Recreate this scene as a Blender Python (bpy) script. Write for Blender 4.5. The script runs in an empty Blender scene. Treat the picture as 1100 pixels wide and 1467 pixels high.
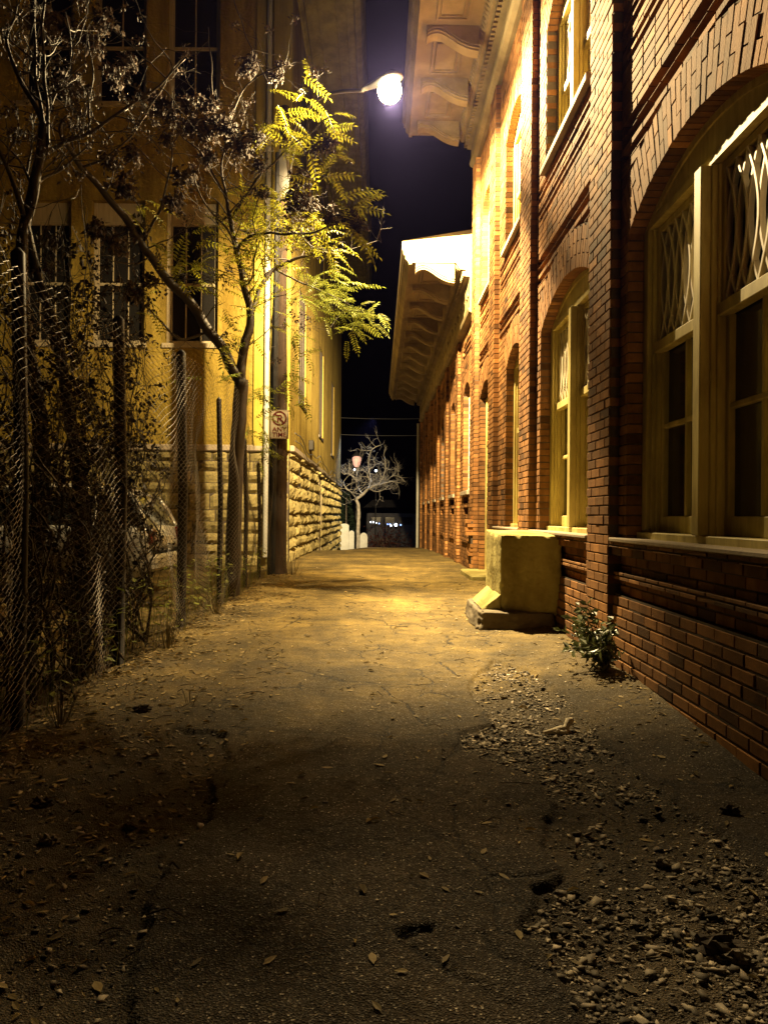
import bpy, math, random
import numpy as np
from mathutils import Vector, noise
random.seed(11); RNG = np.random.default_rng(5)
R = math.radians
sc = bpy.context.scene
COL = sc.collection
# ------------------------------------------------------------------ camera frame
CAMZ, F, VU, VV, ROLL = 1.07, 1100.0, 541.0, 738.0, R(0.5)
CR, SR = math.cos(ROLL), math.sin(ROLL)
def ray(u, v):
    a, b = u - VU, VV - v
    return (a*CR - b*SR)/F, (a*SR + b*CR)/F
def P(u, v, Y):
    x, z = ray(u, v); return Vector((x*Y, Y, CAMZ + z*Y))
def G(u, v, z=0.0):
    x, q = ray(u, v); Y = (z - CAMZ)/q; return (x*Y, Y)
# ------------------------------------------------------------------ materials
M = {}
def pmat(name, c1, c2=None, scale=5, rough=.8, bump=.3, bscale=40, bdist=.01, tint=0, spec=.3, metal=0, stretch=None, stain=None, trans=0):
    m = bpy.data.materials.new(name); m.use_nodes = True
    nt = m.node_tree; N = nt.nodes; L = nt.links; b = N['Principled BSDF']
    c2 = c2 or tuple(c*.75 for c in c1)
    tc = N.new('ShaderNodeTexCoord'); vec = tc.outputs['Object']
    if stretch:
        mp = N.new('ShaderNodeMapping'); mp.inputs['Scale'].default_value = stretch
        L.new(vec, mp.inputs['Vector']); vec = mp.outputs['Vector']
    n = N.new('ShaderNodeTexNoise'); n.inputs['Scale'].default_value = scale; n.inputs['Detail'].default_value = 7; n.inputs['Roughness'].default_value = .62
    L.new(vec, n.inputs['Vector'])
    r = N.new('ShaderNodeValToRGB'); r.color_ramp.elements[0].position = .33; r.color_ramp.elements[1].position = .67
    r.color_ramp.elements[0].color = (*c2, 1); r.color_ramp.elements[1].color = (*c1, 1)
    L.new(n.outputs['Fac'], r.inputs['Fac']); col = r.outputs['Color']
    if tint:
        a = N.new('ShaderNodeAttribute'); a.attribute_name = 'tint'
        mx = N.new('ShaderNodeMixRGB'); mx.blend_type = 'MULTIPLY'; mx.inputs['Fac'].default_value = tint
        L.new(col, mx.inputs[1]); L.new(a.outputs['Fac'], mx.inputs[2]); col = mx.outputs[0]
    if stain:
        sm = N.new('ShaderNodeMapping'); sm.inputs['Scale'].default_value = stain[0]; L.new(tc.outputs['Object'], sm.inputs['Vector'])
        sn = N.new('ShaderNodeTexNoise'); sn.inputs['Scale'].default_value = 1; sn.inputs['Detail'].default_value = 8; sn.inputs['Roughness'].default_value = .68; L.new(sm.outputs[0], sn.inputs['Vector'])
        sr = N.new('ShaderNodeValToRGB'); sr.color_ramp.elements[0].position = .40; sr.color_ramp.elements[1].position = .60
        sr.color_ramp.elements[0].color = (*stain[1],1); sr.color_ramp.elements[1].color = (*stain[2],1); L.new(sn.outputs['Fac'], sr.inputs['Fac'])
        ml = N.new('ShaderNodeMixRGB'); ml.blend_type='MULTIPLY'; ml.inputs[0].default_value = 1; L.new(col, ml.inputs[1]); L.new(sr.outputs[0], ml.inputs[2]); col = ml.outputs[0]
    L.new(col, b.inputs['Base Color'])
    b.inputs['Roughness'].default_value = rough; b.inputs['Metallic'].default_value = metal
    b.inputs['Specular IOR Level'].default_value = spec
    if bump:
        n2 = N.new('ShaderNodeTexNoise'); n2.inputs['Scale'].default_value = bscale; n2.inputs['Detail'].default_value = 5
        L.new(vec, n2.inputs['Vector'])
        bp = N.new('ShaderNodeBump'); bp.inputs['Strength'].default_value = bump; bp.inputs['Distance'].default_value = bdist
        L.new(n2.outputs['Fac'], bp.inputs['Height']); L.new(bp.outputs['Normal'], b.inputs['Normal'])
    if trans:
        tr = N.new('ShaderNodeBsdfTranslucent'); L.new(col, tr.inputs['Color'])
        ms = N.new('ShaderNodeMixShader'); ms.inputs[0].default_value = trans
        L.new(b.outputs[0], ms.inputs[1]); L.new(tr.outputs[0], ms.inputs[2])
        L.new(ms.outputs[0], N['Material Output'].inputs['Surface'])
    M[name] = m; return m
def emat(name, c, s):
    m = bpy.data.materials.new(name); m.use_nodes = True; b = m.node_tree.nodes['Principled BSDF']
    b.inputs['Base Color'].default_value = (*c, 1)
    b.inputs['Emission Color'].default_value = (*c, 1); b.inputs['Emission Strength'].default_value = s
    M[name] = m; return m
pmat('brick', (.28,.138,.045), (.19,.090,.030), 9, .88, .5, 90, .004, tint=1, spec=.2, stain=((1.6,1.3,.55),(.55,.52,.50),(1.12,1.10,1.08)))
pmat('mortar', (.11,.088,.068), (.07,.056,.045), 14, .95, .4, 120, .004, spec=.1)
pmat('wood_cream', (.60,.51,.19), (.47,.39,.135), 3, .6, .25, 25, .004, stretch=(8,8,.8), stain=((5,5,1.5),(.70,.66,.58),(1.06,1.06,1.06)))
pmat('wood_dim', (.34,.29,.19), (.26,.21,.13), 3, .65, .25, 25, .004, stretch=(8,8,.8))
pmat('cornice_paint', (.26,.21,.11), (.19,.15,.075), 2.5, .65, .25, 30, .005, stain=((1.2,1.2,1.6),(.66,.62,.56),(1.08,1.07,1.05)))
pmat('lattice_paint', (.72,.66,.52), (.60,.53,.40), 6, .55, .1, 30, .003)
pmat('sill_stone', (.36,.30,.22), (.26,.21,.15), 7, .85, .5, 60, .006)
pmat('stucco', (.29,.212,.042), (.20,.145,.026), 1.4, .9, .9, 16, .03, spec=.15, stain=((1.8,1.8,.22),(.62,.58,.52),(1.1,1.1,1.1)))
pmat('stucco_smooth', (.34,.28,.05), (.27,.215,.035), 1.2, .85, .5, 22, .012, spec=.15, stain=((2.5,2.5,.25),(.66,.63,.58),(1.08,1.08,1.08)))
pmat('rustic_stone', (.31,.262,.115), (.22,.18,.075), 2.2, .9, .8, 14, .03, tint=1, spec=.15)
pmat('gutter_white', (.34,.34,.31), (.27,.27,.245), 3, .5, .1, 20, .003)
pmat('concrete', (.40,.36,.14), (.30,.26,.09), 3.5, .92, .6, 30, .012, spec=.15, stain=((2.2,2.2,1.2),(.60,.56,.48),(1.1,1.1,1.1)))
pmat('concrete_dark', (.20,.17,.12), (.12,.10,.07), 3.5, .95, .7, 25, .012, spec=.15)
pmat('pole_wood', (.05,.031,.018), (.024,.015,.010), 6, .85, .7, 22, .01, stretch=(6,6,.35))
pmat('galvanised', (.30,.30,.30), (.20,.20,.20), 8, .5, .1, 40, .002, metal=.6, spec=.4)
pmat('fence_wire', (.17,.145,.115), (.075,.062,.048), 9, .42, 0, metal=.5, spec=.5)
pmat('post_metal', (.022,.018,.015), (.013,.011,.009), 8, .6, .2, 40, .003, metal=.3)
pmat('lamp_metal', (.30,.29,.27), (.24,.23,.21), 5, .45, 0, metal=.5)
pmat('bark', (.045,.032,.023), (.022,.016,.012), 10, .62, .6, 45, .006, spec=.45)
pmat('leaf_yellow', (.36,.32,.025), (.22,.245,.02), 6, .5, 0, tint=1, trans=.4, spec=.4)
pmat('leaf_green', (.30,.33,.05), (.20,.25,.04), 6, .45, 0, tint=1, trans=.35, spec=.45)
pmat('leaf_dead', (.042,.024,.014), (.022,.013,.009), 6, .65, 0, tint=1, trans=.15)
pmat('leaf_litter', (.42,.32,.13), (.20,.145,.06), 9, .7, 0, tint=1, trans=.1)
pmat('shrub_leaf', (.15,.17,.06), (.09,.11,.04), 6, .38, 0, tint=1, trans=.25, spec=.5)
pmat('dry_grass', (.24,.20,.10), (.14,.11,.05), 6, .7, 0, tint=1)
pmat('gravel', (.36,.31,.23), (.13,.105,.075), 18, .75, .4, 90, .003, tint=1, spec=.35)
pmat('rock', (.12,.095,.07), (.07,.055,.042), 12, .85, .5, 60, .006)
pmat('rag', (.85,.76,.58), (.70,.60,.43), 14, .85, .4, 60, .004)
pmat('sign_face', (.50,.46,.35), (.42,.38,.28), 5, .45, .05, 10, .002)
pmat('sign_red', (.12,.02,.016), (.10,.016,.012), 5, .5, 0)
pmat('sign_ink', (.16,.015,.012), None, 5, .5, 0)
pmat('car_paint', (.42,.41,.38), (.40,.39,.36), 3, .28, 0, metal=.35, spec=.6)
pmat('rubber', (.02,.02,.02), None, 6, .8, .2, 40, .003)
pmat('tail_red', (.07,.008,.007), None, 6, .25, 0, spec=.6)
pmat('dark_trim', (.02,.02,.022), None, 6, .5, 0)
pmat('curtain', (.10,.085,.07), (.05,.042,.036), 4, .9, .3, 12, .01, stretch=(6,6,.3))
pmat('pale_bark', (.26,.245,.23), (.13,.12,.11), 9, .8, .3, 30, .004)
pmat('white_stone', (.36,.37,.37), (.28,.29,.29), 5, .8, .2, 30, .004)
pmat('far_wall', (.10,.10,.12), (.06,.06,.075), 3, .8, .2, 12, .01)
pmat('red_leaf', (.045,.012,.010), (.025,.008,.007), 6, .6, 0, tint=1, trans=.2)
pmat('conifer', (.010,.020,.010), (.006,.012,.007), 6, .6, 0, tint=1)
pmat('wire_black', (.10,.10,.11), None, 6, .5, 0)
pmat('roof_tin', (.20,.17,.12), (.13,.11,.08), 3, .7, .3, 10, .01)
pmat('debris', (.10,.075,.045), (.05,.038,.025), 9, .85, .3, 50, .003, tint=1)
emat('lens_glow', (1.0,.80,.46), 30)
emat('lantern_glow', (.75,.42,.38), .55)
emat('bulb_white', (.75,.88,1.0), 9)
emat('bulb_blue', (.25,.4,1.0), 5)
def glass(name, c, rough):
    m = bpy.data.materials.new(name); m.use_nodes = True; b = m.node_tree.nodes['Principled BSDF']
    b.inputs['Base Color'].default_value = (*c, 1); b.inputs['Roughness'].default_value = rough
    b.inputs['Specular IOR Level'].default_value = .55
    nt = m.node_tree; tc = nt.nodes.new('ShaderNodeTexCoord'); n = nt.nodes.new('ShaderNodeTexNoise'); n.inputs['Scale'].default_value = 2.2
    bp = nt.nodes.new('ShaderNodeBump'); bp.inputs['Strength'].default_value = .12; bp.inputs['Distance'].default_value = .02
    nt.links.new(tc.outputs['Object'], n.inputs['Vector']); nt.links.new(n.outputs['Fac'], bp.inputs['Height']); nt.links.new(bp.outputs['Normal'], b.inputs['Normal'])
    M[name] = m
glass('pane_dark', (.012,.011,.010), .12)
glass('car_glass', (.012,.014,.014), .06)
glass('water', (.006,.006,.006), .03)
# ------------------------------------------------------------------ mesh builder
OFF = {}
class MB:
    def __init__(s): s.v = []; s.f = []; s.t = []; s.m = []; s.cur = 1.0; s.mi = 0
    def add(s, vs, fs):
        o = len(s.v); s.v.extend(tuple(p) for p in vs)
        for f in fs: s.f.append([o+i for i in f]); s.t.append(s.cur); s.m.append(s.mi)
    def quad(s, a, b, c, d): s.add((a,b,c,d), ((0,1,2,3),))
    def tri(s, a, b, c): s.add((a,b,c), ((0,1,2),))
    def box(s, x0, x1, y0, y1, z0, z1, T=None):
        vs = [(x,y,z) for x in (x0,x1) for y in (y0,y1) for z in (z0,z1)]
        if T: vs = [T(*p) for p in vs]
        s.add(vs, ((0,1,3,2),(4,6,7,5),(0,4,5,1),(2,3,7,6),(0,2,6,4),(1,5,7,3)))
    def bbox(s, x0, x1, y0, y1, z0, z1, T=None, b=.008):
        # box with bevelled edges along every side (chamfer)
        b = min(b, (x1-x0)*.3, (y1-y0)*.3, (z1-z0)*.3)
        pts = []; 
        for ix,(xa,xb) in enumerate(((x0,x0+b),(x1,x1-b))):
            for iy,(ya,yb) in enumerate(((y0,y0+b),(y1,y1-b))):
                for iz,(za,zb) in enumerate(((z0,z0+b),(z1,z1-b))):
                    pts += [(xa,yb,zb),(xb,ya,zb),(xb,yb,za)]
        if T: pts = [T(*p) for p in pts]
        def i(x,y,z,k): return (x*4+y*2+z)*3+k
        fs = []
        for a in (0,1):
            fs.append((i(a,0,0,0),i(a,1,0,0),i(a,1,1,0),i(a,0,1,0)))
            fs.append((i(0,a,0,1),i(1,a,0,1),i(1,a,1,1),i(0,a,1,1)))
            fs.append((i(0,0,a,2),i(1,0,a,2),i(1,1,a,2),i(0,1,a,2)))
            for c in (0,1):
                fs.append((i(a,c,0,0),i(a,c,1,0),i(a,c,1,1),i(a,c,0,1)))
                fs.append((i(a,0,c,0),i(a,1,c,0),i(a,1,c,2),i(a,0,c,2)))
                fs.append((i(0,a,c,1),i(1,a,c,1),i(1,a,c,2),i(0,a,c,2)))
                for d in (0,1): fs.append((i(a,c,d,0),i(a,c,d,1),i(a,c,d,2)))
        s.add(pts, fs)
    def tube(s, pts, rad, n=6, cap=True):
        pts = [Vector(p) for p in pts]
        if not isinstance(rad, (list,tuple)): rad = [rad]*len(pts)
        vs = []; fs = []; up = Vector((0.31,.17,.93))
        for i, p in enumerate(pts):
            d = (pts[min(i+1,len(pts)-1)] - pts[max(i-1,0)])
            if d.length < 1e-9: d = Vector((0,0,1))
            d.normalize(); a = d.cross(up)
            if a.length < .05: a = d.cross(Vector((1,0,0)))
            a.normalize(); b = d.cross(a)
            for k in range(n):
                t = 2*math.pi*k/n; vs.append(p + (a*math.cos(t) + b*math.sin(t))*rad[i])
        for i in range(len(pts)-1):
            for k in range(n):
                k2 = (k+1) % n; fs.append((i*n+k, i*n+k2, (i+1)*n+k2, (i+1)*n+k))
        if cap and n > 2: fs.append(tuple(range(n))); fs.append(tuple((len(pts)-1)*n+k for k in range(n)))
        s.add(vs, fs)
    def lathe(s, c, prof, n=16):
        vs = []; fs = []
        for r, z in prof:
            for k in range(n):
                t = 2*math.pi*k/n; vs.append((c[0]+r*math.cos(t), c[1]+r*math.sin(t), c[2]+z))
        for i in range(len(prof)-1):
            for k in range(n):
                k2 = (k+1)%n; fs.append((i*n+k, i*n+k2, (i+1)*n+k2, (i+1)*n+k))
        s.add(vs, fs)
    def extrude(s, prof, T, a, b):
        # closed profile [(p,z)] swept along s from a to b through T(s,z,p), capped
        n = len(prof); vs = [T(a,z,p) for p,z in prof] + [T(b,z,p) for p,z in prof]
        fs = [(i,(i+1)%n,(i+1)%n+n,i+n) for i in range(n)] + [tuple(range(n)), tuple(range(n,2*n))]
        s.add(vs, fs)
    def build(s, name, mat, parent=None, loc=None, smooth=False):
        o_ = Vector(loc) if loc is not None else (OFF[parent.name] if parent else Vector((0,0,0)))
        me = bpy.data.meshes.new(name)
        va = np.array(s.v, dtype=float).reshape(-1,3) - np.array(o_)
        me.from_pydata(va.tolist(), [], s.f)
        a = me.attributes.new('tint', 'FLOAT', 'FACE'); a.data.foreach_set('value', s.t)
        for mm in (mat if isinstance(mat,(list,tuple)) else [mat]): me.materials.append(M[mm])
        me.polygons.foreach_set('material_index', s.m)
        if smooth: me.polygons.foreach_set('use_smooth', [True]*len(s.f))
        me.update()
        ob = bpy.data.objects.new(name, me); COL.objects.link(ob)
        if parent: ob.parent = parent
        else: ob.location = o_
        OFF[ob.name] = o_
        return ob
def tag(o, label=None, cat=None, group=None, kind=None):
    if label: o['label'] = label
    if cat: o['category'] = cat
    if group: o['group'] = group
    if kind: o['kind'] = kind
    return o
def thing(name, loc, label, cat, group=None):
    o = bpy.data.objects.new(name, None); COL.objects.link(o); o.location = loc; OFF[o.name] = Vector(loc)
    o.empty_display_size = .2
    return tag(o, label, cat, group)
def smooth_path(pts, sub=4):
    pts=[Vector(p) for p in pts]; out=[]
    for i in range(len(pts)-1):
        p0,p1,p2,p3 = pts[max(i-1,0)],pts[i],pts[i+1],pts[min(i+2,len(pts)-1)]
        for k in range(sub):
            t=k/sub; out.append(.5*((2*p1)+(p2-p0)*t+(2*p0-5*p1+4*p2-p3)*t*t+(3*p1-p0-3*p2+p3)*t**3))
    out.append(pts[-1]); return out
# ------------------------------------------------------------------ noise
def vnoise(x, y, seed=0):
    xi = np.floor(x).astype(np.int64); yi = np.floor(y).astype(np.int64); fx = x-xi; fy = y-yi
    fx = fx*fx*(3-2*fx); fy = fy*fy*(3-2*fy)
    def h(a,b):
        n = (a*374761393 + b*668265263 + seed*1442695) & 0x7fffffff
        n = ((n ^ (n >> 13))*1274126177) & 0x7fffffff
        return ((n ^ (n >> 16)) & 0xffff)/65535.0
    return (h(xi,yi)*(1-fx)+h(xi+1,yi)*fx)*(1-fy) + (h(xi,yi+1)*(1-fx)+h(xi+1,yi+1)*fx)*fy
def fbm(x, y, o=4, seed=0):
    s = 0; a = .5
    for i in range(o): s = s + a*vnoise(x*2**i, y*2**i, seed+i*17); a *= .5
    return s
def sst(a, b, x): t = np.clip((x-a)/(b-a), 0, 1); return t*t*(3-2*t)
# ------------------------------------------------------------------ ground
def gbase(x, y):
    x = np.asarray(x, float); y = np.asarray(y, float)
    z = np.interp(y, [0,4,12,16,22,28,31,45,60,90,200], [0,0,.10,.12,.05,-.10,-.28,-1.6,-3.2,-4,-4])
    z = z + .08*sst(.7,1.6,x)*sst(2.6,5,y)*(1-sst(9,14,y))
    z = z - .22*sst(-.2,-1.6,x)*sst(20,33,y)*(1-sst(38,45,y))
    z = z - .12*sst(-1.6,-2.6,x)*(1-sst(16,20,y))
    return z
def poly_sd(px, py, poly):
    poly = np.array(poly); d = np.full(px.shape, 1e9); ins = np.zeros(px.shape, bool); n = len(poly)
    for i in range(n):
        x1,y1 = poly[i]; x2,y2 = poly[(i+1)%n]
        ex,ey = x2-x1, y2-y1; t = np.clip(((px-x1)*ex+(py-y1)*ey)/(ex*ex+ey*ey+1e-12),0,1)
        d = np.minimum(d, np.hypot(px-x1-t*ex, py-y1-t*ey))
        c = ((y1>py)!=(y2>py)) & (px < (x2-x1)*(py-y1)/((y2-y1) if abs(y2-y1)>1e-12 else 1e-12)+x1); ins ^= c
    return np.where(ins, -d, d)
def line_d(px, py, pts):
    d = np.full(px.shape, 1e9)
    for (x1,y1),(x2,y2) in zip(pts[:-1], pts[1:]):
        ex,ey = x2-x1, y2-y1; t = np.clip(((px-x1)*ex+(py-y1)*ey)/(ex*ex+ey*ey+1e-12),0,1)
        d = np.minimum(d, np.hypot(px-x1-t*ex, py-y1-t*ey))
    return d
GP = lambda L_: [G(u,v) for u,v in L_]
BED = GP([(668,985),(705,950),(760,968),(815,1012),(852,1055),(905,1102),(985,1162),(1110,1262),(1250,1420),(1100,1560),(860,1560),(828,1440),(800,1385),(755,1330),(768,1285),(808,1255),(775,1215),(792,1150),(770,1120),(722,1098),(690,1085),(662,1070),(660,1050),(692,1040),(712,1035),(690,1010)])
LBED = GP([(318,1050),(330,1085),(300,1110),(306,1175),(250,1230),(215,1290),(190,1400),(160,1560),(-300,1560),(-300,1130),(60,1060),(190,1030)])
CRACKS = [GP(c) for c in ([(660,1065),(630,1105),(655,1150),(650,1185),(668,1225),(705,1258),(760,1258),(800,1250)],
    [(655,1150),(680,1130),(700,1105)], [(705,1258),(712,1300),(718,1340),(760,1345),(800,1325)], [(630,1105),(618,1130),(640,1160)],
    [(585,1360),(640,1395),(680,1420),(740,1450)], [(690,1340),(720,1375),(800,1400)], [(300,1100),(270,1120),(240,1132)],
    [(560,930),(600,935),(640,960),(668,985)], [(545,985),(580,1010),(610,1040)], [(700,880),(740,900),(790,960),(850,985)])]
HOLE = G(590,1338)
def ground_fields(x, y):
    wx = x + .09*(fbm(x*5,y*5,4,3)-.47) + .02*(vnoise(x*28,y*28,9)-.5); wy = y + .12*(fbm(x*5+31,y*5,4,4)-.47) + .02*(vnoise(x*28,y*28,11)-.5)
    sd = np.minimum(poly_sd(wx, wy, BED), poly_sd(wx, wy, LBED))
    near = sst(9,6,y)
    asph = sst(-.006,.014,sd)
    edge_l = sst(-1.12,-.95, wx + .15*(fbm(x*1.1,y*1.1,3,21)-.5) - .1*sst(4,10,y)); edge_r = 1 - sst(.95,1.15, wx + .35*(fbm(x*1.3,y*.7,3,25)-.5))
    edge_r2 = sst(1.02,1.1,wx)*sst(5.2,4.6,y)
    asph = asph*edge_l*np.clip(edge_r + edge_r2, 0, 1)
    cr = np.full(x.shape, 1e9); cx = x + .05*(fbm(x*9,y*9,3,40)-.47); cy = y + .06*(fbm(x*9+7,y*9,3,41)-.47)
    for c in CRACKS: cr = np.minimum(cr, line_d(cx, cy, c))
    global CRD; CRD = cr + .012*sst(.55,.25,vnoise(x*3,y*3,55))
    crack = np.exp(-(cr/.014)**2)
    hx, hy = (cx-HOLE[0]+.03*(vnoise(x*40,y*40,91)-.5))/.045, (cy-HOLE[1]+.03*(vnoise(x*40,y*40,92)-.5))/.024
    hole = sst(1.25,.75,np.hypot(hx,hy))
    return sd, asph, crack, hole
def ground_z(x, y):
    x = np.asarray(x,float); y = np.asarray(y,float)
    sd, asph, crack, hole = ground_fields(x, y)
    z = gbase(x, y) + .021*(asph-1)*sst(14,9,y) - .006*crack*asph - .022*hole
    z = z + .05*(fbm(x*.8,y*.8,3,60)-.45) + .012*(fbm(x*6,y*6,3,61)-.45)
    z = z + (1-asph)*(.016*(fbm(x*22,y*22,2,62)-.4)) + .004*(vnoise(x*45,y*45,63)-.5)
    bed = sst(.0,-.12,sd); z = z - .008*bed
    return z, asph, crack, hole
def gz(x, y): return float(ground_z(np.array([x]), np.array([y]))[0][0])
def build_ground():
    ys = [.6]
    while ys[-1] < 6: ys.append(ys[-1] + max(.010, .0042*ys[-1]))
    while ys[-1] < 33: ys.append(ys[-1] + .0085*ys[-1])
    while ys[-1] < 190: ys.append(ys[-1]*1.06)
    xs = list(np.concatenate([[-60,-40,-28,-20,-15,-12,-10,-8.5,-7.2,-6.2,-5.4,-4.7,-4.1,-3.6,-3.2,-2.9,-2.6,-2.35,-2.15], np.arange(-2.0,1.78,.0135), [1.85,2.1,2.6,4,8,20,40,60]]))
    X, Y = np.meshgrid(xs, ys); z, a, c, h = ground_z(X.ravel(), Y.ravel()); crd = CRD.copy()
    nx, ny = len(xs), len(ys)
    me = bpy.data.meshes.new('alley_ground')
    co = np.stack([X.ravel(), Y.ravel(), z], 1)
    i = np.arange(nx*ny).reshape(ny,nx); q = np.stack([i[:-1,:-1],i[:-1,1:],i[1:,1:],i[1:,:-1]],-1).reshape(-1,4)
    me.vertices.add(len(co)); me.vertices.foreach_set('co', co.ravel())
    me.loops.add(q.size); me.loops.foreach_set('vertex_index', q.ravel().astype(np.int32))
    me.polygons.add(len(q)); me.polygons.foreach_set('loop_start', (np.arange(len(q))*4).astype(np.int32)); 
    me.polygons.foreach_set('use_smooth', np.ones(len(q),bool))
    me.update(calc_edges=True); me.validate()
    dust_lamplit = sst(2.6,6.8,Y.ravel()+2.2*(fbm(X.ravel()*1.2,Y.ravel()*1.2,4,88)-.47))*(.75+.5*(fbm(X.ravel()*2.5,Y.ravel()*1.5,4,89)-.4))  # pale dusty tone farther off, with lamplit brightness painted into the colour
    for nme, arr in (('asph',a),('crack',np.clip(h,0,1)),('crd',np.clip(crd,0,1)),('dust_lamplit',np.clip(dust_lamplit,0,1))):
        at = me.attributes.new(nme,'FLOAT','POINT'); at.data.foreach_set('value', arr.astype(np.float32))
    o = bpy.data.objects.new('alley_ground', me); COL.objects.link(o)
    m = bpy.data.materials.new('ground_mix'); m.use_nodes = True; nt = m.node_tree; N = nt.nodes; L = nt.links; b = N['Principled BSDF']
    tc = N.new('ShaderNodeTexCoord'); V = tc.outputs['Object']
    def nz(s, d=6, r=.6):
        n = N.new('ShaderNodeTexNoise'); n.inputs['Scale'].default_value = s; n.inputs['Detail'].default_value = d; n.inputs['Roughness'].default_value = r
        L.new(V, n.inputs['Vector']); return n.outputs['Fac']
    def ramp(f, p0, c0, p1, c1):
        r = N.new('ShaderNodeValToRGB'); e = r.color_ramp.elements; e[0].position = p0; e[0].color = (*c0,1); e[1].position = p1; e[1].color = (*c1,1)
        L.new(f, r.inputs['Fac']); return r.outputs['Color']
    def mix(f, a, b_, t='MIX'):
        x = N.new('ShaderNodeMixRGB'); x.blend_type = t
        if isinstance(f,(int,float)): x.inputs[0].default_value = f
        else: L.new(f, x.inputs[0])
        L.new(a, x.inputs[1]); L.new(b_, x.inputs[2]); return x.outputs[0]
    def att(n_): a_ = N.new('ShaderNodeAttribute'); a_.attribute_name = n_; return a_.outputs['Fac']
    vor = N.new('ShaderNodeTexVoronoi'); vor.inputs['Scale'].default_value = 190; L.new(V, vor.inputs['Vector'])
    vor2 = N.new('ShaderNodeTexVoronoi'); vor2.inputs['Scale'].default_value = 75; L.new(V, vor2.inputs['Vector'])
    asp = mix(.55, ramp(nz(1.1), .35, (.040,.029,.016), .68, (.088,.065,.037)), ramp(vor.outputs['Color'], .1, (.022,.016,.010), .9, (.092,.069,.043)))
    # aggregate chips: the palest stones in the asphalt
    chip = ramp(vor.outputs['Color'], 0.88, (0,0,0), .92, (1,1,1)); cc = N.new('ShaderNodeRGB'); cc.outputs[0].default_value = (.60,.54,.45,1)
    asp = mix(chip, asp, cc.outputs[0])
    dirt = mix(.5, ramp(nz(2.4), .33, (.042,.030,.016), .68, (.12,.09,.048)), ramp(vor2.outputs['Color'], .1, (.025,.018,.011), .9, (.17,.135,.085)))
    colr = mix(att('asph'), dirt, asp)
    pale = ramp(nz(7,6,.7), .3, (.15,.108,.028), .7, (.345,.252,.066)); colr = mix(att('dust_lamplit'), colr, pale)
    ve = N.new('ShaderNodeTexVoronoi'); ve.feature='DISTANCE_TO_EDGE'; ve.inputs['Scale'].default_value = 2.1
    nv = N.new('ShaderNodeTexNoise'); nv.inputs['Scale'].default_value = 5; nv.inputs['Detail'].default_value = 8; nv.inputs['Roughness'].default_value = .7; L.new(V, nv.inputs['Vector'])
    wv = N.new('ShaderNodeMixRGB'); wv.inputs[0].default_value = .16; L.new(V, wv.inputs[1]); L.new(nv.outputs['Color'], wv.inputs[2]); L.new(wv.outputs[0], ve.inputs['Vector'])
    ckl = ramp(ve.outputs['Distance'], .004, (1,1,1), .014, (0,0,0)); ckm = ramp(nz(1.3,3), .47, (0,0,0), .54, (1,1,1))
    ckk = mix(1, mix(1, ckl, ckm, 'MULTIPLY'), ramp(att('asph'), .6, (0,0,0), .9, (1,1,1)), 'MULTIPLY')
    cw = N.new('ShaderNodeMath'); cw.operation='ADD'; L.new(att('crd'), cw.inputs[0]); cs_ = N.new('ShaderNodeMath'); cs_.operation='MULTIPLY'; L.new(nz(60,4,.7), cs_.inputs[0]); cs_.inputs[1].default_value=.011; L.new(cs_.outputs[0], cw.inputs[1])
    ck2 = mix(1, ramp(cw.outputs[0], .0115, (1,1,1), .0150, (0,0,0)), ramp(att('asph'), .3, (0,0,0), .8, (1,1,1)), 'MULTIPLY'); ckk = mix(1, ckk, ck2, 'LIGHTEN')
    stain = ramp(nz(1.7,7,.72), .42, (.42,.42,.42), .6, (1.12,1.12,1.12)); colr = mix(.8, colr, stain, 'MULTIPLY')
    dk = N.new('ShaderNodeRGB'); dk.outputs[0].default_value = (.022,.017,.012,1)
    colr = mix(att('crack'), colr, dk.outputs[0]); colr = mix(ckk, colr, dk.outputs[0])
    dust_lamplit = ramp(nz(.55, 4), .40, (.62,.60,.56), .66, (1.3,1.25,1.15)); colr = mix(1, colr, dust_lamplit, 'MULTIPLY')  # random broad tone variation over the whole ground
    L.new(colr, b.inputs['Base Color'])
    rr = ramp(vor.outputs['Color'], .55, (.93,)*3, .98, (.36,)*3); L.new(rr, b.inputs['Roughness']); b.inputs['Specular IOR Level'].default_value = .4
    h1 = N.new('ShaderNodeMath'); h1.operation = 'ADD'; L.new(vor.outputs['Distance'], h1.inputs[0]); L.new(nz(30,6,.7), h1.inputs[1])
    bp = N.new('ShaderNodeBump'); bp.inputs['Strength'].default_value = .9; bp.inputs['Distance'].default_value = .0065; L.new(h1.outputs[0], bp.inputs['Height'])
    bp2 = N.new('ShaderNodeBump'); hm_ = N.new('ShaderNodeMath'); hm_.operation='SUBTRACT'; L.new(nz(9,6,.72), hm_.inputs[0]); L.new(ckk, hm_.inputs[1])
    bp2.inputs['Strength'].default_value = .6; bp2.inputs['Distance'].default_value = .016; L.new(hm_.outputs[0], bp2.inputs['Height']); L.new(bp.outputs['Normal'], bp2.inputs['Normal'])
    L.new(bp2.outputs['Normal'], b.inputs['Normal'])
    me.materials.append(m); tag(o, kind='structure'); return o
build_ground()
# puddle in the pothole
mb = MB(); hx, hy = HOLE; hz = gz(hx,hy)
mb.add([(hx,hy,hz+.009)]+[(hx+.046*math.cos(t)*(1+.2*math.sin(3*t)), hy+.024*math.sin(t)*(1+.2*math.cos(2*t)), hz+.009) for t in [k*.3142 for k in range(20)]], [(0,1+k,1+(k+1)%20) for k in range(20)])
tag(mb.build('puddle','water',loc=(hx,hy,hz)), kind='structure')
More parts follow.
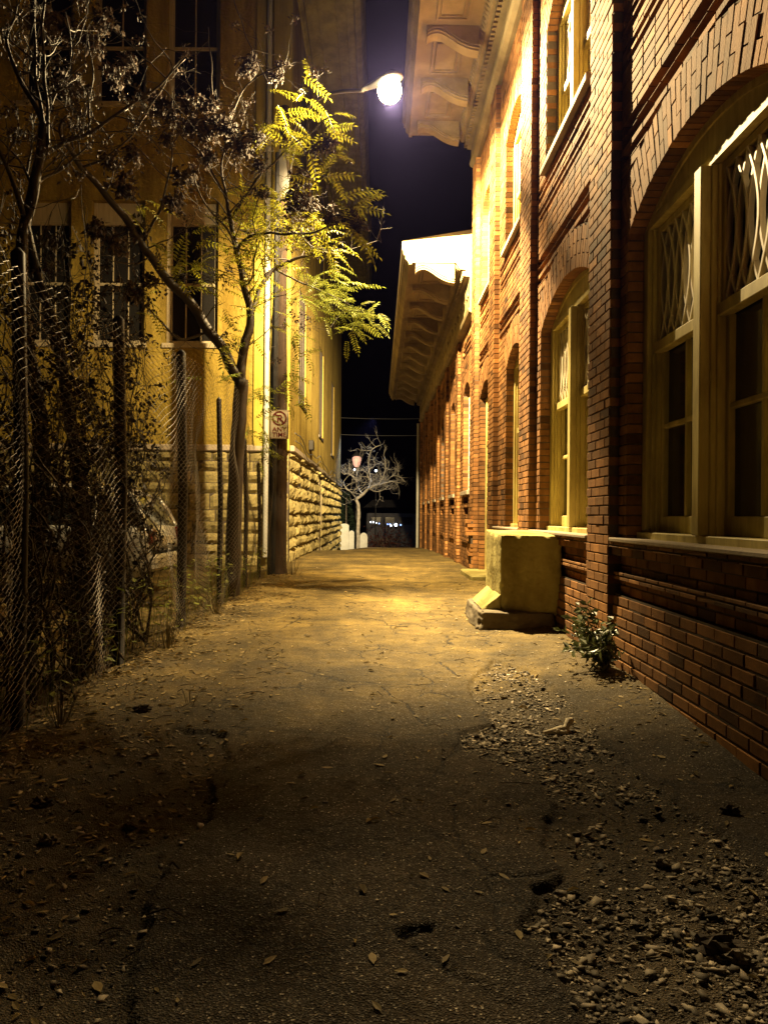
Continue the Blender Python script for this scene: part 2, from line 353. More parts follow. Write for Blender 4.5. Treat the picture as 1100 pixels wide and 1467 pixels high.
# ------------------------------------------------------------------ scattered stones / leaves (stuff)
ICO = None
def ico():
    t = (1+5**.5)/2
    v = np.array([(-1,t,0),(1,t,0),(-1,-t,0),(1,-t,0),(0,-1,t),(0,1,t),(0,-1,-t),(0,1,-t),(t,0,-1),(t,0,1),(-t,0,-1),(-t,0,1)])/math.hypot(1,t)
    f = [(0,11,5),(0,5,1),(0,1,7),(0,7,10),(0,10,11),(1,5,9),(5,11,4),(11,10,2),(10,7,6),(7,1,8),(3,9,4),(3,4,2),(3,2,6),(3,6,8),(3,8,9),(4,9,5),(2,4,11),(6,2,10),(8,6,7),(9,8,1)]
    return v, np.array(f)
def stones(name, pts, sizes, mat, flat=.6, bury=.25, tmin=.25, tmax=1.6):
    v = np.array([(x_,y_,z_) for x_ in (-1,1) for y_ in (-1,1) for z_ in (-1,1)])*.62; f = np.array([(0,1,3),(0,3,2),(4,6,7),(4,7,5),(0,4,5),(0,5,1),(2,3,7),(2,7,6),(0,2,6),(0,6,4),(1,5,7),(1,7,3)])
    n = len(pts); pts = np.array(pts); z = ground_z(pts[:,0], pts[:,1])[0]; A = RNG.uniform(0, 2*np.pi, n); S = np.array(sizes)
    V = (v[None]*RNG.uniform(.45,1.35,(n,8,1)) + RNG.uniform(-.28,.28,(n,8,3))) * np.stack([RNG.uniform(.9,1.5,n), RNG.uniform(.55,1,n), RNG.uniform(flat*.45,flat*1.1,n)],1)[:,None,:]
    tl = RNG.normal(0,.35,n); V = np.stack([V[...,0]*np.cos(tl)[:,None]-V[...,2]*np.sin(tl)[:,None], V[...,1], V[...,0]*np.sin(tl)[:,None]+V[...,2]*np.cos(tl)[:,None]],-1)
    c, s_ = np.cos(A)[:,None], np.sin(A)[:,None]
    V = np.stack([V[...,0]*c-V[...,1]*s_, V[...,0]*s_+V[...,1]*c, V[...,2]],-1)*S[:,None,None]
    V += np.stack([pts[:,0], pts[:,1], z + S*flat*(.5-bury)],1)[:,None,:]
    Fc = (f[None] + (np.arange(n)*8)[:,None,None]).reshape(-1,3)
    me = bpy.data.meshes.new(name); co = V.reshape(-1,3)
    me.vertices.add(len(co)); me.vertices.foreach_set('co', co.ravel())
    me.loops.add(Fc.size); me.loops.foreach_set('vertex_index', Fc.ravel().astype(np.int32))
    me.polygons.add(len(Fc)); me.polygons.foreach_set('loop_start', (np.arange(len(Fc))*3).astype(np.int32)); me.update(calc_edges=True)
    at = me.attributes.new('tint','FLOAT','FACE'); at.data.foreach_set('value', np.repeat(RNG.uniform(tmin,tmax,n)*np.where(RNG.random(n)<.08,1.8,1),12).astype(np.float32))
    me.materials.append(M[mat]); o = bpy.data.objects.new(name, me); COL.objects.link(o); return o
def sample_poly(poly, n, dens=None):
    poly = np.array(poly); lo, hi = poly.min(0), poly.max(0); lo[1] = max(lo[1],1.25); out = np.zeros((0,2))
    while len(out) < n:
        p = RNG.uniform(lo, hi, (n*3,2)); wx = p[:,0]+.12*(fbm(p[:,0]*5,p[:,1]*5,3,3)-.47)
        k = poly_sd(wx, p[:,1], poly) < .0 ; out = np.concatenate([out, p[k]])
    return out[:n]
pA = sample_poly(BED, 17000); sA = np.clip(RNG.lognormal(math.log(.0062),.6,len(pA)),.0024,.026)
cl = fbm(pA[:,0]*3,pA[:,1]*3,3,77); keep = RNG.random(len(pA)) < sst(.28,.55,cl)*.85+.15; pA, sA = pA[keep], sA[keep]
tag(stones('gravel', pA, sA*.85, 'gravel', flat=.45, tmin=.12, tmax=2.0), 'loose grey gravel filling the broken asphalt beside the brick wall', 'gravel', kind='stuff')
pB = sample_poly(LBED, 2600); sB = np.clip(RNG.lognormal(math.log(.0055),.5,len(pB)),.0025,.02)
pC = np.stack([RNG.uniform(-1.75,1.55,10500), 1.5+RNG.beta(1.15,2.6,10500)*15],1)
sC = np.clip(RNG.lognormal(math.log(.0034),.5,len(pC)),.0018,.014)
wgt = .25+.75*sst(.3,1.1,np.abs(pC[:,0]+.1)); k = RNG.random(len(pC)) < wgt; pC, sC = pC[k], sC[k]
tag(stones('grit', np.concatenate([pB,pC]), np.concatenate([sB,sC]), 'gravel', flat=.5, tmin=.15, tmax=2.0), 'fine scattered grit and pebbles over the alley surface', 'grit', kind='stuff')
def leaf_scatter(name, pts, smin, smax, mat, label):
    mb = MB(); pts = np.array(pts); z = ground_z(pts[:,0],pts[:,1])[0]
    for (x,y),zz in zip(pts,z):
        L_ = random.uniform(smin,smax); w = L_*random.uniform(.25,.5); a = random.uniform(0,6.28); c,s_ = math.cos(a), math.sin(a)
        mb.cur = random.uniform(.4,1.5); cu = random.uniform(-.3,.5)*L_; tw = random.uniform(-.4,.4)
        q = [(-.5,0,0),(-.22,-.42,.5),(.12,-.36,.7),(.5,0,.2),(.15,.4,.5),(-.2,.45,.3)]
        p = [(x+c*i*L_-s_*j*w, y+s_*i*L_+c*j*w, zz+.004+max(0,abs(cu)*k*.5+cu*abs(j)*.5+tw*j*w)) for i,j,k in q]
        mb.add(p, ((0,1,2,3),(0,3,4,5)))
    return tag(mb.build(name, mat, loc=(0,0,0)), label, 'fallen leaves', kind='stuff')
lp = []
for _ in range(2600):
    y = 2.2+random.random()**1.3*10.5; x = -1.72 + abs(random.gauss(0,.20+.012*y)) - .1
    lp.append((x,y))
for _ in range(700): lp.append((random.uniform(-1.6,1.5), random.uniform(1.6,11)))
for _ in range(500): lp.append((random.uniform(-1.7,-.7), random.uniform(1.6,6)))
for _ in range(260): y = random.uniform(3.4,13); lp.append((1.56-abs(random.gauss(0,.10)), y))
for _ in range(160): lp.append((-1.5+random.gauss(0,.22), 11.6+random.gauss(0,.45)))
leaf_scatter('fallen_leaves', lp, .018, .058, 'leaf_litter', 'dry fallen leaves littering the alley edge below the fence')
mb = MB()
for _ in range(300):
    if random.random()<.6: x,y = -1.55+random.gauss(0,.35), random.uniform(2,11)
    else: x,y = random.uniform(-1.3,1.5), random.uniform(1.7,9)
    a = random.uniform(0,6.28); l = random.uniform(.03,.13); z = gz(x,y)+.006; mb.cur = random.uniform(.6,2)
    mb.tube([(x,y,z),(x+l*.5*math.cos(a),y+l*.5*math.sin(a),z+random.uniform(0,.02)),(x+l*math.cos(a+.3),y+l*math.sin(a+.3),z)], random.uniform(.0012,.003), 4)
tag(mb.build('twig_litter','debris'), 'thin broken twigs strewn over the alley surface', 'twigs', kind='stuff')
# individual rocks
def lump(mb, c, sx, sy, sz, seed, n=12, amp=.35, bump=2.2):
    vs=[];fs=[]
    for i in range(n+1):
        th = math.pi*i/n
        for j in range(2*n):
            ph = math.pi*j/n; d = Vector((math.sin(th)*math.cos(ph), math.sin(th)*math.sin(ph), math.cos(th)))
            r = 1+amp*noise.noise(d*bump+Vector((seed*3.1,seed*1.7,0)))*1.6
            vs.append((c[0]+d.x*sx*r, c[1]+d.y*sy*r, c[2]+d.z*sz*r))
    for i in range(n):
        for j in range(2*n): fs.append((i*2*n+j, i*2*n+(j+1)%(2*n), (i+1)*2*n+(j+1)%(2*n), (i+1)*2*n+j))
    mb.add(vs, fs)
for k,(u,v,w,lab) in enumerate([(1046,1166,24,'dark squarish rock lying alone on the asphalt strip beside the brick wall'),
        (61,1145,24,'dark lump of rock among leaves near the foot of the fence'),
        (72,1200,26,'flat broken stone beside twigs in the dirt close to the fence'),
        (185,1178,17,'small dark rock in the dirt bed at the asphalt edge'),
        (1030,1345,52,'large dark angular rock in the deep gravel bed'),
        (1058,1362,34,'pale brown rock next to the largest dark rock in the gravel'),
        (950,1228,22,'pale flat rock sitting high in the middle of the gravel'),
        (600,1338,13,'small orange stone at the rim of the pothole puddle'),
        (940,1320,20,'light tan stone among gravel below the pale flat rock'),
        (205,1015,20,'dark rock lying in the tree shadow at the fence foot')]):
    x,y = G(u,v); s = w/F*y/2; z = gz(x,y); mb = MB(); lump(mb,(x,y,z+s*.28),s*1.1,s*.8,s*.6,k+1,9,.5,2.6)
    tag(mb.build('rock', ['rock','rock','gravel','rock','rock','gravel','gravel','gravel','gravel','rock'][k], loc=(x,y,z)), lab, 'rock')
# crumpled rag
x,y = G(800,1046); z = gz(x,y)
mb = MB(); pr = [(-.078,-.008,.010,.010),(-.055,-.006,.013,.013),(-.03,-.002,.016,.016),(-.005,0,.02,.021),(.02,.002,.024,.023),(.038,.006,.03,.018),(.045,.016,.045,.016),(.058,.028,.06,.021),(.072,.034,.062,.018),(.082,.036,.058,.007)]
mb.tube([(x+a,y+b,z+c) for a,b,c,r in pr], [r for *_,r in pr], 10)
lump(mb,(x+.008,y-.012,z+.016),.045,.02,.016,3,9,.4,3); lump(mb,(x+.03,y-.004,z+.012),.03,.022,.014,5,8,.5,3)
tag(mb.build('rag','rag',loc=(x,y,z),smooth=True), 'crumpled pale rag lying on the gravel by the asphalt edge', 'rag')
# ------------------------------------------------------------------ BRICK BUILDING
WX = 1.65; YC = 13.2; YE = 29.4
TB = lambda s,z,p: (WX-p, s, z)
bld = thing('brick_building', (WX, 8, 0), 'long red brick building with arched cream windows, pilasters and deep bracketed cornices', 'building')
CH = .0677; BL = .211; JT = .0105
class Arch:
    def __init__(s, c, h, z0, zsp, rise, ring=.34):
        s.c, s.h, s.z0, s.zsp, s.rise, s.t = c, h, z0, zsp, rise, ring
        s.R = (h*h+rise*rise)/(2*rise); s.zc = zsp+rise-s.R; s.am = math.asin(min(1,h/s.R))
    def interval(s, z):
        if z < s.z0: return None
        if z <= s.zsp: return (s.c-s.h, s.c+s.h)
        q = (s.R+s.t)**2-(z-s.zc)**2
        if q <= 0: return None
        w = min(math.sqrt(q), (z-s.zc)*math.tan(s.am)); return (s.c-w, s.c+w)
    def top(s, x):
        q = s.R**2-(x-s.c)**2; return s.zc+math.sqrt(max(q,0))
    cuts = property(lambda s: [s.z0])
class Rect:
    def __init__(s, a, b, z0, z1, d=.11): s.a,s.b,s.z0,s.z1,s.d = a,b,z0,z1,d
    def interval(s, z): return (s.a,s.b) if s.z0 <= z <= s.z1 else None
    cuts = property(lambda s: [s.z0,s.z1])
def subtract(ints, a, b):
    out = []
    for x,y in ints:
        if b <= x or a >= y: out.append((x,y)); continue
        if a > x: out.append((x,a))
        if b < y: out.append((b,y))
    return out
def one_brick(mb, T, a, b, z0, z1, p, d=.115):
    jp = random.gauss(0,.0016); j = lambda: random.uniform(-.0013,.0013)
    q_=random.random(); mb.cur = max(.4, random.gauss(1,.2)) * (.45 if q_<.07 else 1.35 if q_>.95 else 1)*(.72+.56*noise.noise(Vector((a*.7,z0*.9,3)))+.28)
    f = [(a+j(),z0+j()),(b+j(),z0+j()),(b+j(),z1+j()),(a+j(),z1+j())]; c = .0022
    fi = [(a+c,z0+c),(b-c,z0+c),(b-c,z1-c),(a+c,z1-c)]
    vs = [T(s,z,p+jp) for s,z in fi] + [T(s,z,p+jp-.0022) for s,z in f] + [T(s,z,p-d) for s,z in f]
    mb.add(vs, ((0,1,2,3),(0,1,5,4),(1,2,6,5),(2,3,7,6),(3,0,4,7),(4,5,9,8),(5,6,10,9),(6,7,11,10),(7,4,8,11)))
def brick_field(mb, back, T, s0, s1, z0, z1, p, holes=(), grooves=(), stack=None, depth=.115):
    k0, k1 = int(math.floor(z0/CH+1e-6)), int(math.ceil(z1/CH-1e-6))
    rects = [h for h in holes]+[g for g in grooves]
    for k in range(k0, k1):
        a0, a1 = max(k*CH, z0), min((k+1)*CH, z1); cuts = [a0,a1]
        for h in rects:
            for c in h.cuts:
                if a0+.004 < c < a1-.004: cuts.append(c)
        cuts = sorted(cuts)
        for r0, r1 in zip(cuts[:-1],cuts[1:]):
            if r1-r0 < .006: continue
            zm = (r0+r1)/2; ints = [(s0,s1)]
            for h in rects:
                iv = h.interval(zm)
                if iv: ints = subtract(ints, *iv)
            for A,B in ints:
                if B-A < .004: continue
                back.quad(T(A,r0,p-.009),T(B,r0,p-.009),T(B,r1,p-.009),T(A,r1,p-.009))
            off = (k%2)*BL/2 if not (stack and stack[0]<=zm<=stack[1]) else 0
            i0 = int(math.floor((s0-off)/BL))-1
            jt0 = JT/2 if abs(r0-k*CH) < 1e-6 else 0.0; jt1 = JT/2 if abs(r1-(k+1)*CH) < 1e-6 else 0.0
            if r1-r0-jt0-jt1 < .005: continue
            for A,B in ints:
                i = i0
                while i*BL+off < B:
                    a = max(i*BL+off+JT/2, A); b = min((i+1)*BL+off-JT/2, B); i += 1
                    if b-a > .022: one_brick(mb, T, a, b, r0+jt0, r1-jt1, p, depth)
    for g in grooves:
        back.quad(T(g.a,g.z0,p-g.d),T(g.b,g.z0,p-g.d),T(g.b,g.z1,p-g.d),T(g.a,g.z1,p-g.d))
def voussoirs(mb, back, T, A, p, depth=.115):
    n = max(3, int(round(2*A.am*(A.R+A.t*.5)/CH)))
    for i in range(n):
        t0 = -A.am+2*A.am*i/n; t1 = -A.am+2*A.am*(i+1)/n; g = JT/2/(A.R+.1)
        rows = [(0,.215),(.215,A.t)] if i%2 else [(0,.11),(.11,.325 if A.t>.33 else A.t)]
        for r0,r1 in rows:
            mb.cur = max(.5,random.gauss(1,.22)); jp = random.gauss(0,.0018)
            ra, rb = A.R+r0+(JT/2 if r0>0 else 0), A.R+r1-JT/2
            pts = [(t0+g,ra),(t1-g,ra),(t1-g,rb),(t0+g,rb)]
            q = [(A.c+math.sin(t)*r, A.zc+math.cos(t)*r) for t,r in pts]
            mb.add([T(s,z,p+jp) for s,z in q]+[T(s,z,p-depth) for s,z in q], ((0,1,2,3),(0,1,5,4),(1,2,6,5),(2,3,7,6),(3,0,4,7)))
        pts = [(t0,A.R+.004),(t1,A.R+.004),(t1,A.R+A.t),(t0,A.R+A.t)]
        q = [(A.c+math.sin(t)*r, A.zc+math.cos(t)*r) for t,r in pts]
        back.quad(*[T(s,z,p-.009) for s,z in q]); 
        back.quad(T(*q[0],p-.009),T(*q[1],p-.009),T(*q[1],p-.13),T(*q[0],p-.13))
    for sg in (-1,1):
        e = A.c+sg*(A.h+.005); back.quad(T(e,A.z0,p-.009),T(e,A.zsp,p-.009),T(e,A.zsp,p-.13),T(e,A.z0,p-.13))
def bar(mb, T, a, b, z0, z1, p0, p1, bv=.005):
    mb.bbox(min(a,b), max(a,b), min(z0,z1), max(z0,z1), min(p0,p1), max(p0,p1), T, bv)
def make_window(T, A, zh=None, double=True, lattice=True, meet=2.17, name='window', fm='wood_cream', parent=bld, bottom=None):
    c, h, z0 = A.c, A.h, A.z0 if bottom is None else bottom
    if zh is None: zh = A.zsp-.0
    mb = MB(); cw = .085 if double else .06
    for sg in (-1,1):
        e = c+sg*h
        bar(mb,T,e,e-sg*cw,z0,zh,-.24,-.103); bar(mb,T,e-sg*cw,e-sg*(cw+.028),z0,zh,-.24,-.128)
        bar(mb,T,e-sg*(cw+.028),e-sg*(cw+.05),z0,zh,-.24,-.15)
    n = 28; prev = None
    xs = [c-h+2*h*i/n for i in range(n+1)]
    for a,b in zip(xs[:-1],xs[1:]):
        ta, tb = A.top(a)+.004, A.top(b)+.004
        mb.quad(T(a,zh,-.118),T(b,zh,-.118),T(b,tb,-.118),T(a,ta,-.118))
        mb.quad(T(a,zh+.05,-.104),T(b,zh+.05,-.104),T(b,zh,-.104),T(a,zh,-.104))
        mb.quad(T(a,ta-.045,-.106),T(b,tb-.045,-.106),T(b,tb,-.106),T(a,ta,-.106)); mb.quad(T(a,ta-.045,-.106),T(b,tb-.045,-.106),T(b,tb-.045,-.118),T(a,ta-.045,-.118))
    mb.quad(T(c-h,zh,-.104),T(c+h,zh,-.104),T(c+h,zh,-.24),T(c-h,zh,-.24)); mb.quad(T(c-h,zh+.05,-.104),T(c+h,zh+.05,-.104),T(c+h,zh+.05,-.118),T(c-h,zh+.05,-.118))
    bar(mb,T,c-h,c+h,z0-.03,z0+.045,-.24,-.07)
    fr = mb.build(name, fm, parent)
    lights = []
    if double:
        mu = MB(); bar(mu,T,c-.045,c+.045,z0+.045,zh-.002,-.19,-.052); bar(mu,T,c-.075,c+.075,z0+.045,zh-.002,-.24,-.135); bar(mu,T,c-.06,c+.06,z0+.045,zh-.002,-.2,-.105)
        mu.build('mullion', fm, fr); lights = [(c-h+cw+.05,c-.075),(c+.075,c+h-cw-.05)]
    else: lights = [(c-h+cw+.05,c+h-cw-.05)]
    for a,b in lights:
        us = MB(); st = .042
        bar(us,T,a,a+st,meet,zh-.002,-.20,-.150); bar(us,T,b-st,b,meet,zh-.002,-.20,-.150); bar(us,T,a,b,zh-.05,zh-.003,-.20,-.152); bar(us,T,a-.01,b+.01,meet-.035,meet+.035,-.20,-.132)
        so = us.build('sash', fm, fr)
        ls = MB(); bar(ls,T,a,a+st,z0+.045,meet-.03,-.23,-.178); bar(ls,T,b-st,b,z0+.045,meet-.03,-.23,-.178); bar(ls,T,a,b,z0+.046,z0+.15,-.23,-.176)
        m_ = (a+b)/2; zm_ = z0+.15+(meet-z0-.15)*.53
        if b-a > .45: bar(ls,T,m_-.016,m_+.016,z0+.15,meet-.03,-.222,-.184)
        bar(ls,T,a+st,b-st,zm_-.016,zm_+.016,-.222,-.182)
        lo = ls.build('sash', fm, fr)
        pn = MB(); pn.quad(T(a,meet,-.19),T(b,meet,-.19),T(b,zh,-.19),T(a,zh,-.19)); pn.build('pane','pane_dark',so)
        pn = MB(); pn.quad(T(a,z0,-.212),T(b,z0,-.212),T(b,meet,-.212),T(a,meet,-.212)); pn.build('pane','pane_dark',lo)
        if lattice:
            la = MB(); zb, zt = meet+.035, zh-.045; w = b-a-2*st; nn = max(2,int(round(w/.115))); d = w/nn; s0_ = a+st
            for k in range(-1,nn+1):
                for sg in (-1,1):
                    base = s0_+(k+ (0 if sg>0 else 1))*d; pts = []
                    for i in range(19):
                        t = i/18; s_ = base+sg*math.sin(math.pi*t)*d*1.0 
                        pts.append((s_, zb+(zt-zb)*t))
                    for (s1,z1),(s2,z2) in zip(pts[:-1],pts[1:]):
                        lo_, hi_ = s0_-.001, s0_+w+.001
                        if s1<lo_ or s2<lo_ or s1>hi_ or s2>hi_: continue
                        e = .0085; pf = -.152 - (.004 if sg>0 else 0)
                        la.add([T(s1-e,z1,pf),T(s1+e,z1,pf),T(s2+e,z2,pf),T(s2-e,z2,pf),T(s1-e,z1,pf-.03),T(s1+e,z1,pf-.03),T(s2+e,z2,pf-.03),T(s2-e,z2,pf-.03)],((0,1,2,3),(0,4,7,3),(1,5,6,2)))
            la.build('lattice','lattice_paint',so)
    return fr
PIL = [(2.35,2.95),(5.27,5.82),(8.08,8.68),(10.6,11.14),(12.72,YC)]
PP = .07; ZT = 7.02
lowA = [Arch(4.13,.98,.93,2.95,.26), Arch(6.88,.98,.93,2.95,.26), Arch(9.42,.56,.93,2.98,.20), Arch(11.93,.56,.0,2.98,.20)]
upA = [Arch(4.13,.80,4.56,5.92,.26), Arch(6.88,.80,4.56,5.92,.26), Arch(9.52,.62,4.56,5.95,.22), Arch(11.9,.56,4.56,5.95,.2)]
wall, mort = MB(), MB()
bays = [(2.95,5.27),(5.82,8.08),(8.68,10.6),(11.14,12.72)]
def band(a, b):
    g = [Rect(a,b,3.655,3.735), Rect(a,b,3.572,3.643), Rect(a,b,3.470,3.533)]
    g += [Rect(a,b,4.39,4.45), Rect(a,b,4.315,4.37), Rect(a+.06,b-.06,4.18,4.232), Rect(a+.11,b-.11,4.105,4.155)]
    return g
for i,(a,b) in enumerate(bays):
    door = i == 3
    holes = [lowA[i], upA[i]]; gr = band(a+.03,b-.03)
    zb = .93 if not door else 0
    brick_field(wall, mort, TB, a, b, zb, ZT, 0, holes, gr, stack=(3.8,4.1))
    voussoirs(wall, mort, TB, lowA[i], .002); voussoirs(wall, mort, TB, upA[i], .002)
    if not door:
        # stepped apron below the sill and battered plinth
        brick_field(wall, mort, TB, a, b, .868, .905, .065, depth=.12)
        brick_field(wall, mort, TB, a, b, .81, .868, .045, depth=.12)
        brick_field(wall, mort, TB, a, b, .70, .81, -.02)
        brick_field(wall, mort, TB, a, b, .65, .70, .03, depth=.12)
        brick_field(wall, mort, TB, a, b, .55, .65, -.02)
        z = .55; p = .030
        for k in range(10):
            brick_field(wall, mort, TB, a, b, z-CH, z, p, depth=.16); z -= CH; p += .0055
for a,b in PIL:
    brick_field(wall, mort, TB, a, b, -.2, ZT, PP, depth=.09)
    for e,sg in ((a,1),(b,-1)): mort.quad(TB(e+sg*.004,-.2,PP-.01),TB(e+sg*.004,ZT,PP-.01),TB(e+sg*.004,ZT,-.02),TB(e+sg*.004,-.2,-.02))
wall.build('brick_facade','brick',bld); mort.build('mortar','mortar',bld)
def sill(a,b,z0,z1,p):
    sl = MB(); sl.bbox(a,b,z0,z1,-.12,p,TB,.006); sl.build('window_sill','sill_stone',bld)
for i in range(3): sill(bays[i][0]+.02,bays[i][1]-.02,.905,.932,.075)
for A in upA: sill(A.c-A.h-.06,A.c+A.h+.06,4.50,4.565,.05)
for i in range(3): make_window(TB, lowA[i], double=i<2)
for i in range(4): make_window(TB, upA[i], double=i<2, lattice=True, meet=5.25)
# door
A = lowA[3]; mb = MB(); T = TB
for sg in (-1,1): bar(mb,T,A.c+sg*A.h,A.c+sg*(A.h-.08),.1,A.zsp,-.2,-.09)
bar(mb,T,A.c-A.h+.08,A.c+A.h-.08,2.2,2.28,-.2,-.095)
n=16
for i in range(n):
    a_,b_ = A.c-A.h+2*A.h*i/n, A.c-A.h+2*A.h*(i+1)/n
    mb.quad(T(a_,2.28,-.12),T(b_,2.28,-.12),T(b_,A.top(b_)+.004,-.12),T(a_,A.top(a_)+.004,-.12))
dr = mb.build('door','wood_cream',bld)
mb = MB(); bar(mb,T,A.c-.48,A.c+.48,.14,2.19,-.18,-.13)
for zz0,zz1 in ((.3,.95),(1.1,2.05)):
    for s0_,s1_ in ((-.42,-.05),(.05,.42)): bar(mb,T,A.c+s0_,A.c+s1_,zz0,zz1,-.14,-.118)
lf = mb.build('door_leaf','wood_cream',dr)
mb = MB()
for zz in (.38,.95,1.75): mb = MB(); bar(mb,T,A.c+.43,A.c+.475,zz,zz+.14,-.13,-.108); mb.build('hinge','dark_trim',dr)
mb = MB(); lump(mb, TB(A.c-.4,1.1,-.09), .03,.03,.03, 4, 8, .05); mb.build('handle','galvanised',dr)
mb = MB(); mb.bbox(A.c-.75,A.c+.75,-.1,.20,-.2,.28,TB,.02); mb.build('door_step','concrete',bld)
# lower wing beyond the tall block
wall, mort = MB(), MB(); ZT2 = 4.62
fc = [14.45+2.6*i for i in range(6)]; fA = [Arch(c,.5,1.53,3.40,.18,.22) for c in fc]
edges = [YC]+[c+1.05 for c in fc]; FP = [(c+1.05,c+1.55) for c in fc[:-1]]+[(28.75,YE)]
x0 = YC
for (pa,pb),A in zip(FP,fA):
    g = [Rect(A.c-.44,A.c+.44,1.30,1.42,.10), Rect(A.c-.44,A.c+.44,1.10,1.235,.10), Rect(A.c-.62,A.c+.62,4.30,4.36,.1), Rect(A.c-.62,A.c+.62,4.20,4.26,.1), Rect(A.c-.62,A.c+.62,4.10,4.16,.1)]
    brick_field(wall, mort, TB, x0, pa, -.6, ZT2, 0, [A], g); voussoirs(wall, mort, TB, A, .002)
    brick_field(wall, mort, TB, pa, pb, -.7, ZT2, .06, depth=.08); x0 = pb
    for k in range(3): brick_field(wall, mort, TB, A.c-.55, A.c+.55, .72-k*CH, .72-(k-1)*CH-.002, .03-.008*(2-k))
wall.build('brick_facade','brick',bld); mort.build('mortar','mortar',bld)
for A in fA: sill(A.c-.56,A.c+.56,1.46,1.535,.05)
for A in fA: make_window(TB, A, double=False, lattice=False, meet=2.5, fm='lattice_paint')
# broken stub pier at the door
wall, mort = MB(), MB()
for k in range(3, 15):
    if k in (9,10) : continue
    d = .10 if k>10 else .05; e = random.uniform(-.06,.06)
    for q in range(2): one_brick(wall, TB, 12.74+q*.21+e*.4, 12.94+q*.21+e*.4, k*CH+.005, (k+1)*CH-.005, PP+d+random.uniform(-.03,.03), .16)
mort.box(12.76,13.12,.2,.98,0,PP+.03,TB)
wall.build('broken_pier','brick',bld); mort.build('pier_mortar','mortar',bld)
# solid core, end return and roofs
mb = MB(); mb.box(WX+.32,WX+9,1.5,YC-.02,-.3,8.4); mb.box(WX+.32,WX+9,YC-.02,YE-.02,-.9,5.75)
mb.box(WX-.04,WX+9,YE-.015,YE+.1,-1.2,5.75); mb.box(WX+.012,WX+9,YC-.012,YC-.003,4.6,8.4)
mb.build('wall_core','mortar',bld)
# cornices
def cornice(y0, y1, zs, fr, out, first, pitch=1.22, near_end=False):
    # zs soffit height; fr frieze drop; out projection of the fascia
    prof = [(-.1,zs-fr-.06),(.05,zs-fr-.06),(.11,zs-fr-.03),(.13,zs-fr+.02),(.10,zs-fr+.04),(.10,zs-.24),(.17,zs-.23),(.17,zs-.12),(.27,zs-.11),(.31,zs-.05),(.34,zs),
            (out-.15,zs),(out-.15,zs-.03),(out-.10,zs-.03),(out-.09,zs+.01),(out-.04,zs+.06),(out-.04,zs+.12),(out-.01,zs+.13),(out,zs+.20),(out+.02,zs+.22),(out+.02,zs+.36),(-.1,zs+.52)]
    mb = MB(); mb.extrude(prof, TB, y0, y1); co = mb.build('cornice','cornice_paint',bld)
    dn = MB(); y = y0+.03
    while y < y1-.06: dn.box(y,y+.055,zs-.215,zs-.135,.17,.225,TB); y += .1
    tag(dn.build('dentil_moulding','cornice_paint',co),kind='stuff')
    eg = MB(); y = y0+.05
    while y < y1-.08:
        eg.tube([TB(y+.035,zs-.105,.255),TB(y+.035,zs-.06,.30),TB(y+.035,zs-.015,.335)], [.012,.03,.018], 5); y += .085
    tag(eg.build('egg_moulding','cornice_paint',co),kind='stuff')
    if fr > .5:
        or_ = MB(); y = y0+.3
        while y < y1-.2:
            lump(or_, TB(y,zs-fr*.62,.105), .03,.16,.07, y, 6, .3, 3); y += .55
        or_.build('frieze_ornament','cornice_paint',co)
    # brackets and coffers
    y = first
    while y < y1-.05:
        a = .36; L_ = out-.22-a
        lower = []
        for i in range(15):
            t = i/14; pz = zs-.07-.27*(0.5+.5*math.cos(math.pi*min(1,t*1.25)))*(1-.15*t) - .06*math.sin(math.pi*t)**2 - .09*t**7
            lower.append((a+L_*t, pz))
        pr = [(a,zs+.002)]+lower+[(a+L_,zs+.002)]
        bk = MB(); bk.extrude(pr, TB, y, y+.17)
        # raised scroll rolls following the lower edge on both faces
        for side in (y-.012, y+.182):
            for off in (.035,.075):
                bk.tube([TB(side, z_+off, p_) for p_,z_ in lower], .014, 5)
            bk.lathe((0,0,0),[(0,0)],3) if False else None
            bk.tube([TB(side-.01,lower[1][1]+.10,a+.09),TB(side+.01,lower[1][1]+.10,a+.09)], .055, 10)
        bk.build('bracket','cornice_paint',co)
        n0, n1 = y+.17, y+pitch
        if n1 < y1+.3:
            e = min(n1,y1-.02); fm = MB()
            for q,w in ((.13,.03),(.20,.018)):
                pa, pb, ya, yb = a+.02+q, a+L_-q*.8, n0+q, e-q
                for (s0_,s1_,p0_,p1_) in ((ya,yb,pa,pa+w),(ya,yb,pb-w,pb),(ya,ya+w,pa+w,pb-w),(yb-w,yb,pa+w,pb-w)):
                    fm.bbox(min(s0_,s1_),max(s0_,s1_),zs-.025,zs+.001,p0_,p1_,TB,.006)
            fm.build('coffer_frame','cornice_paint',co)
        y += pitch
    return co
cornice(2.2, YC, 7.60, .50, 1.27, 2.78, 1.24)
cornice(YC+.03, YE-.5, 5.43, .80, 1.25, YC+.06, 1.22)
mb = MB(); mb.quad(TB(YC+.03,5.80,1.27),TB(YE-.5,5.80,1.27),TB(YE-.5,6.02,0),TB(YC+.03,6.02,0)); mb.build('roof','roof_tin',bld)
mb = MB(); mb.tube([(1.52,YE+.06,-.2),(1.52,YE+.06,4.6)], .05, 8); mb.build('downpipe','gutter_white',bld)
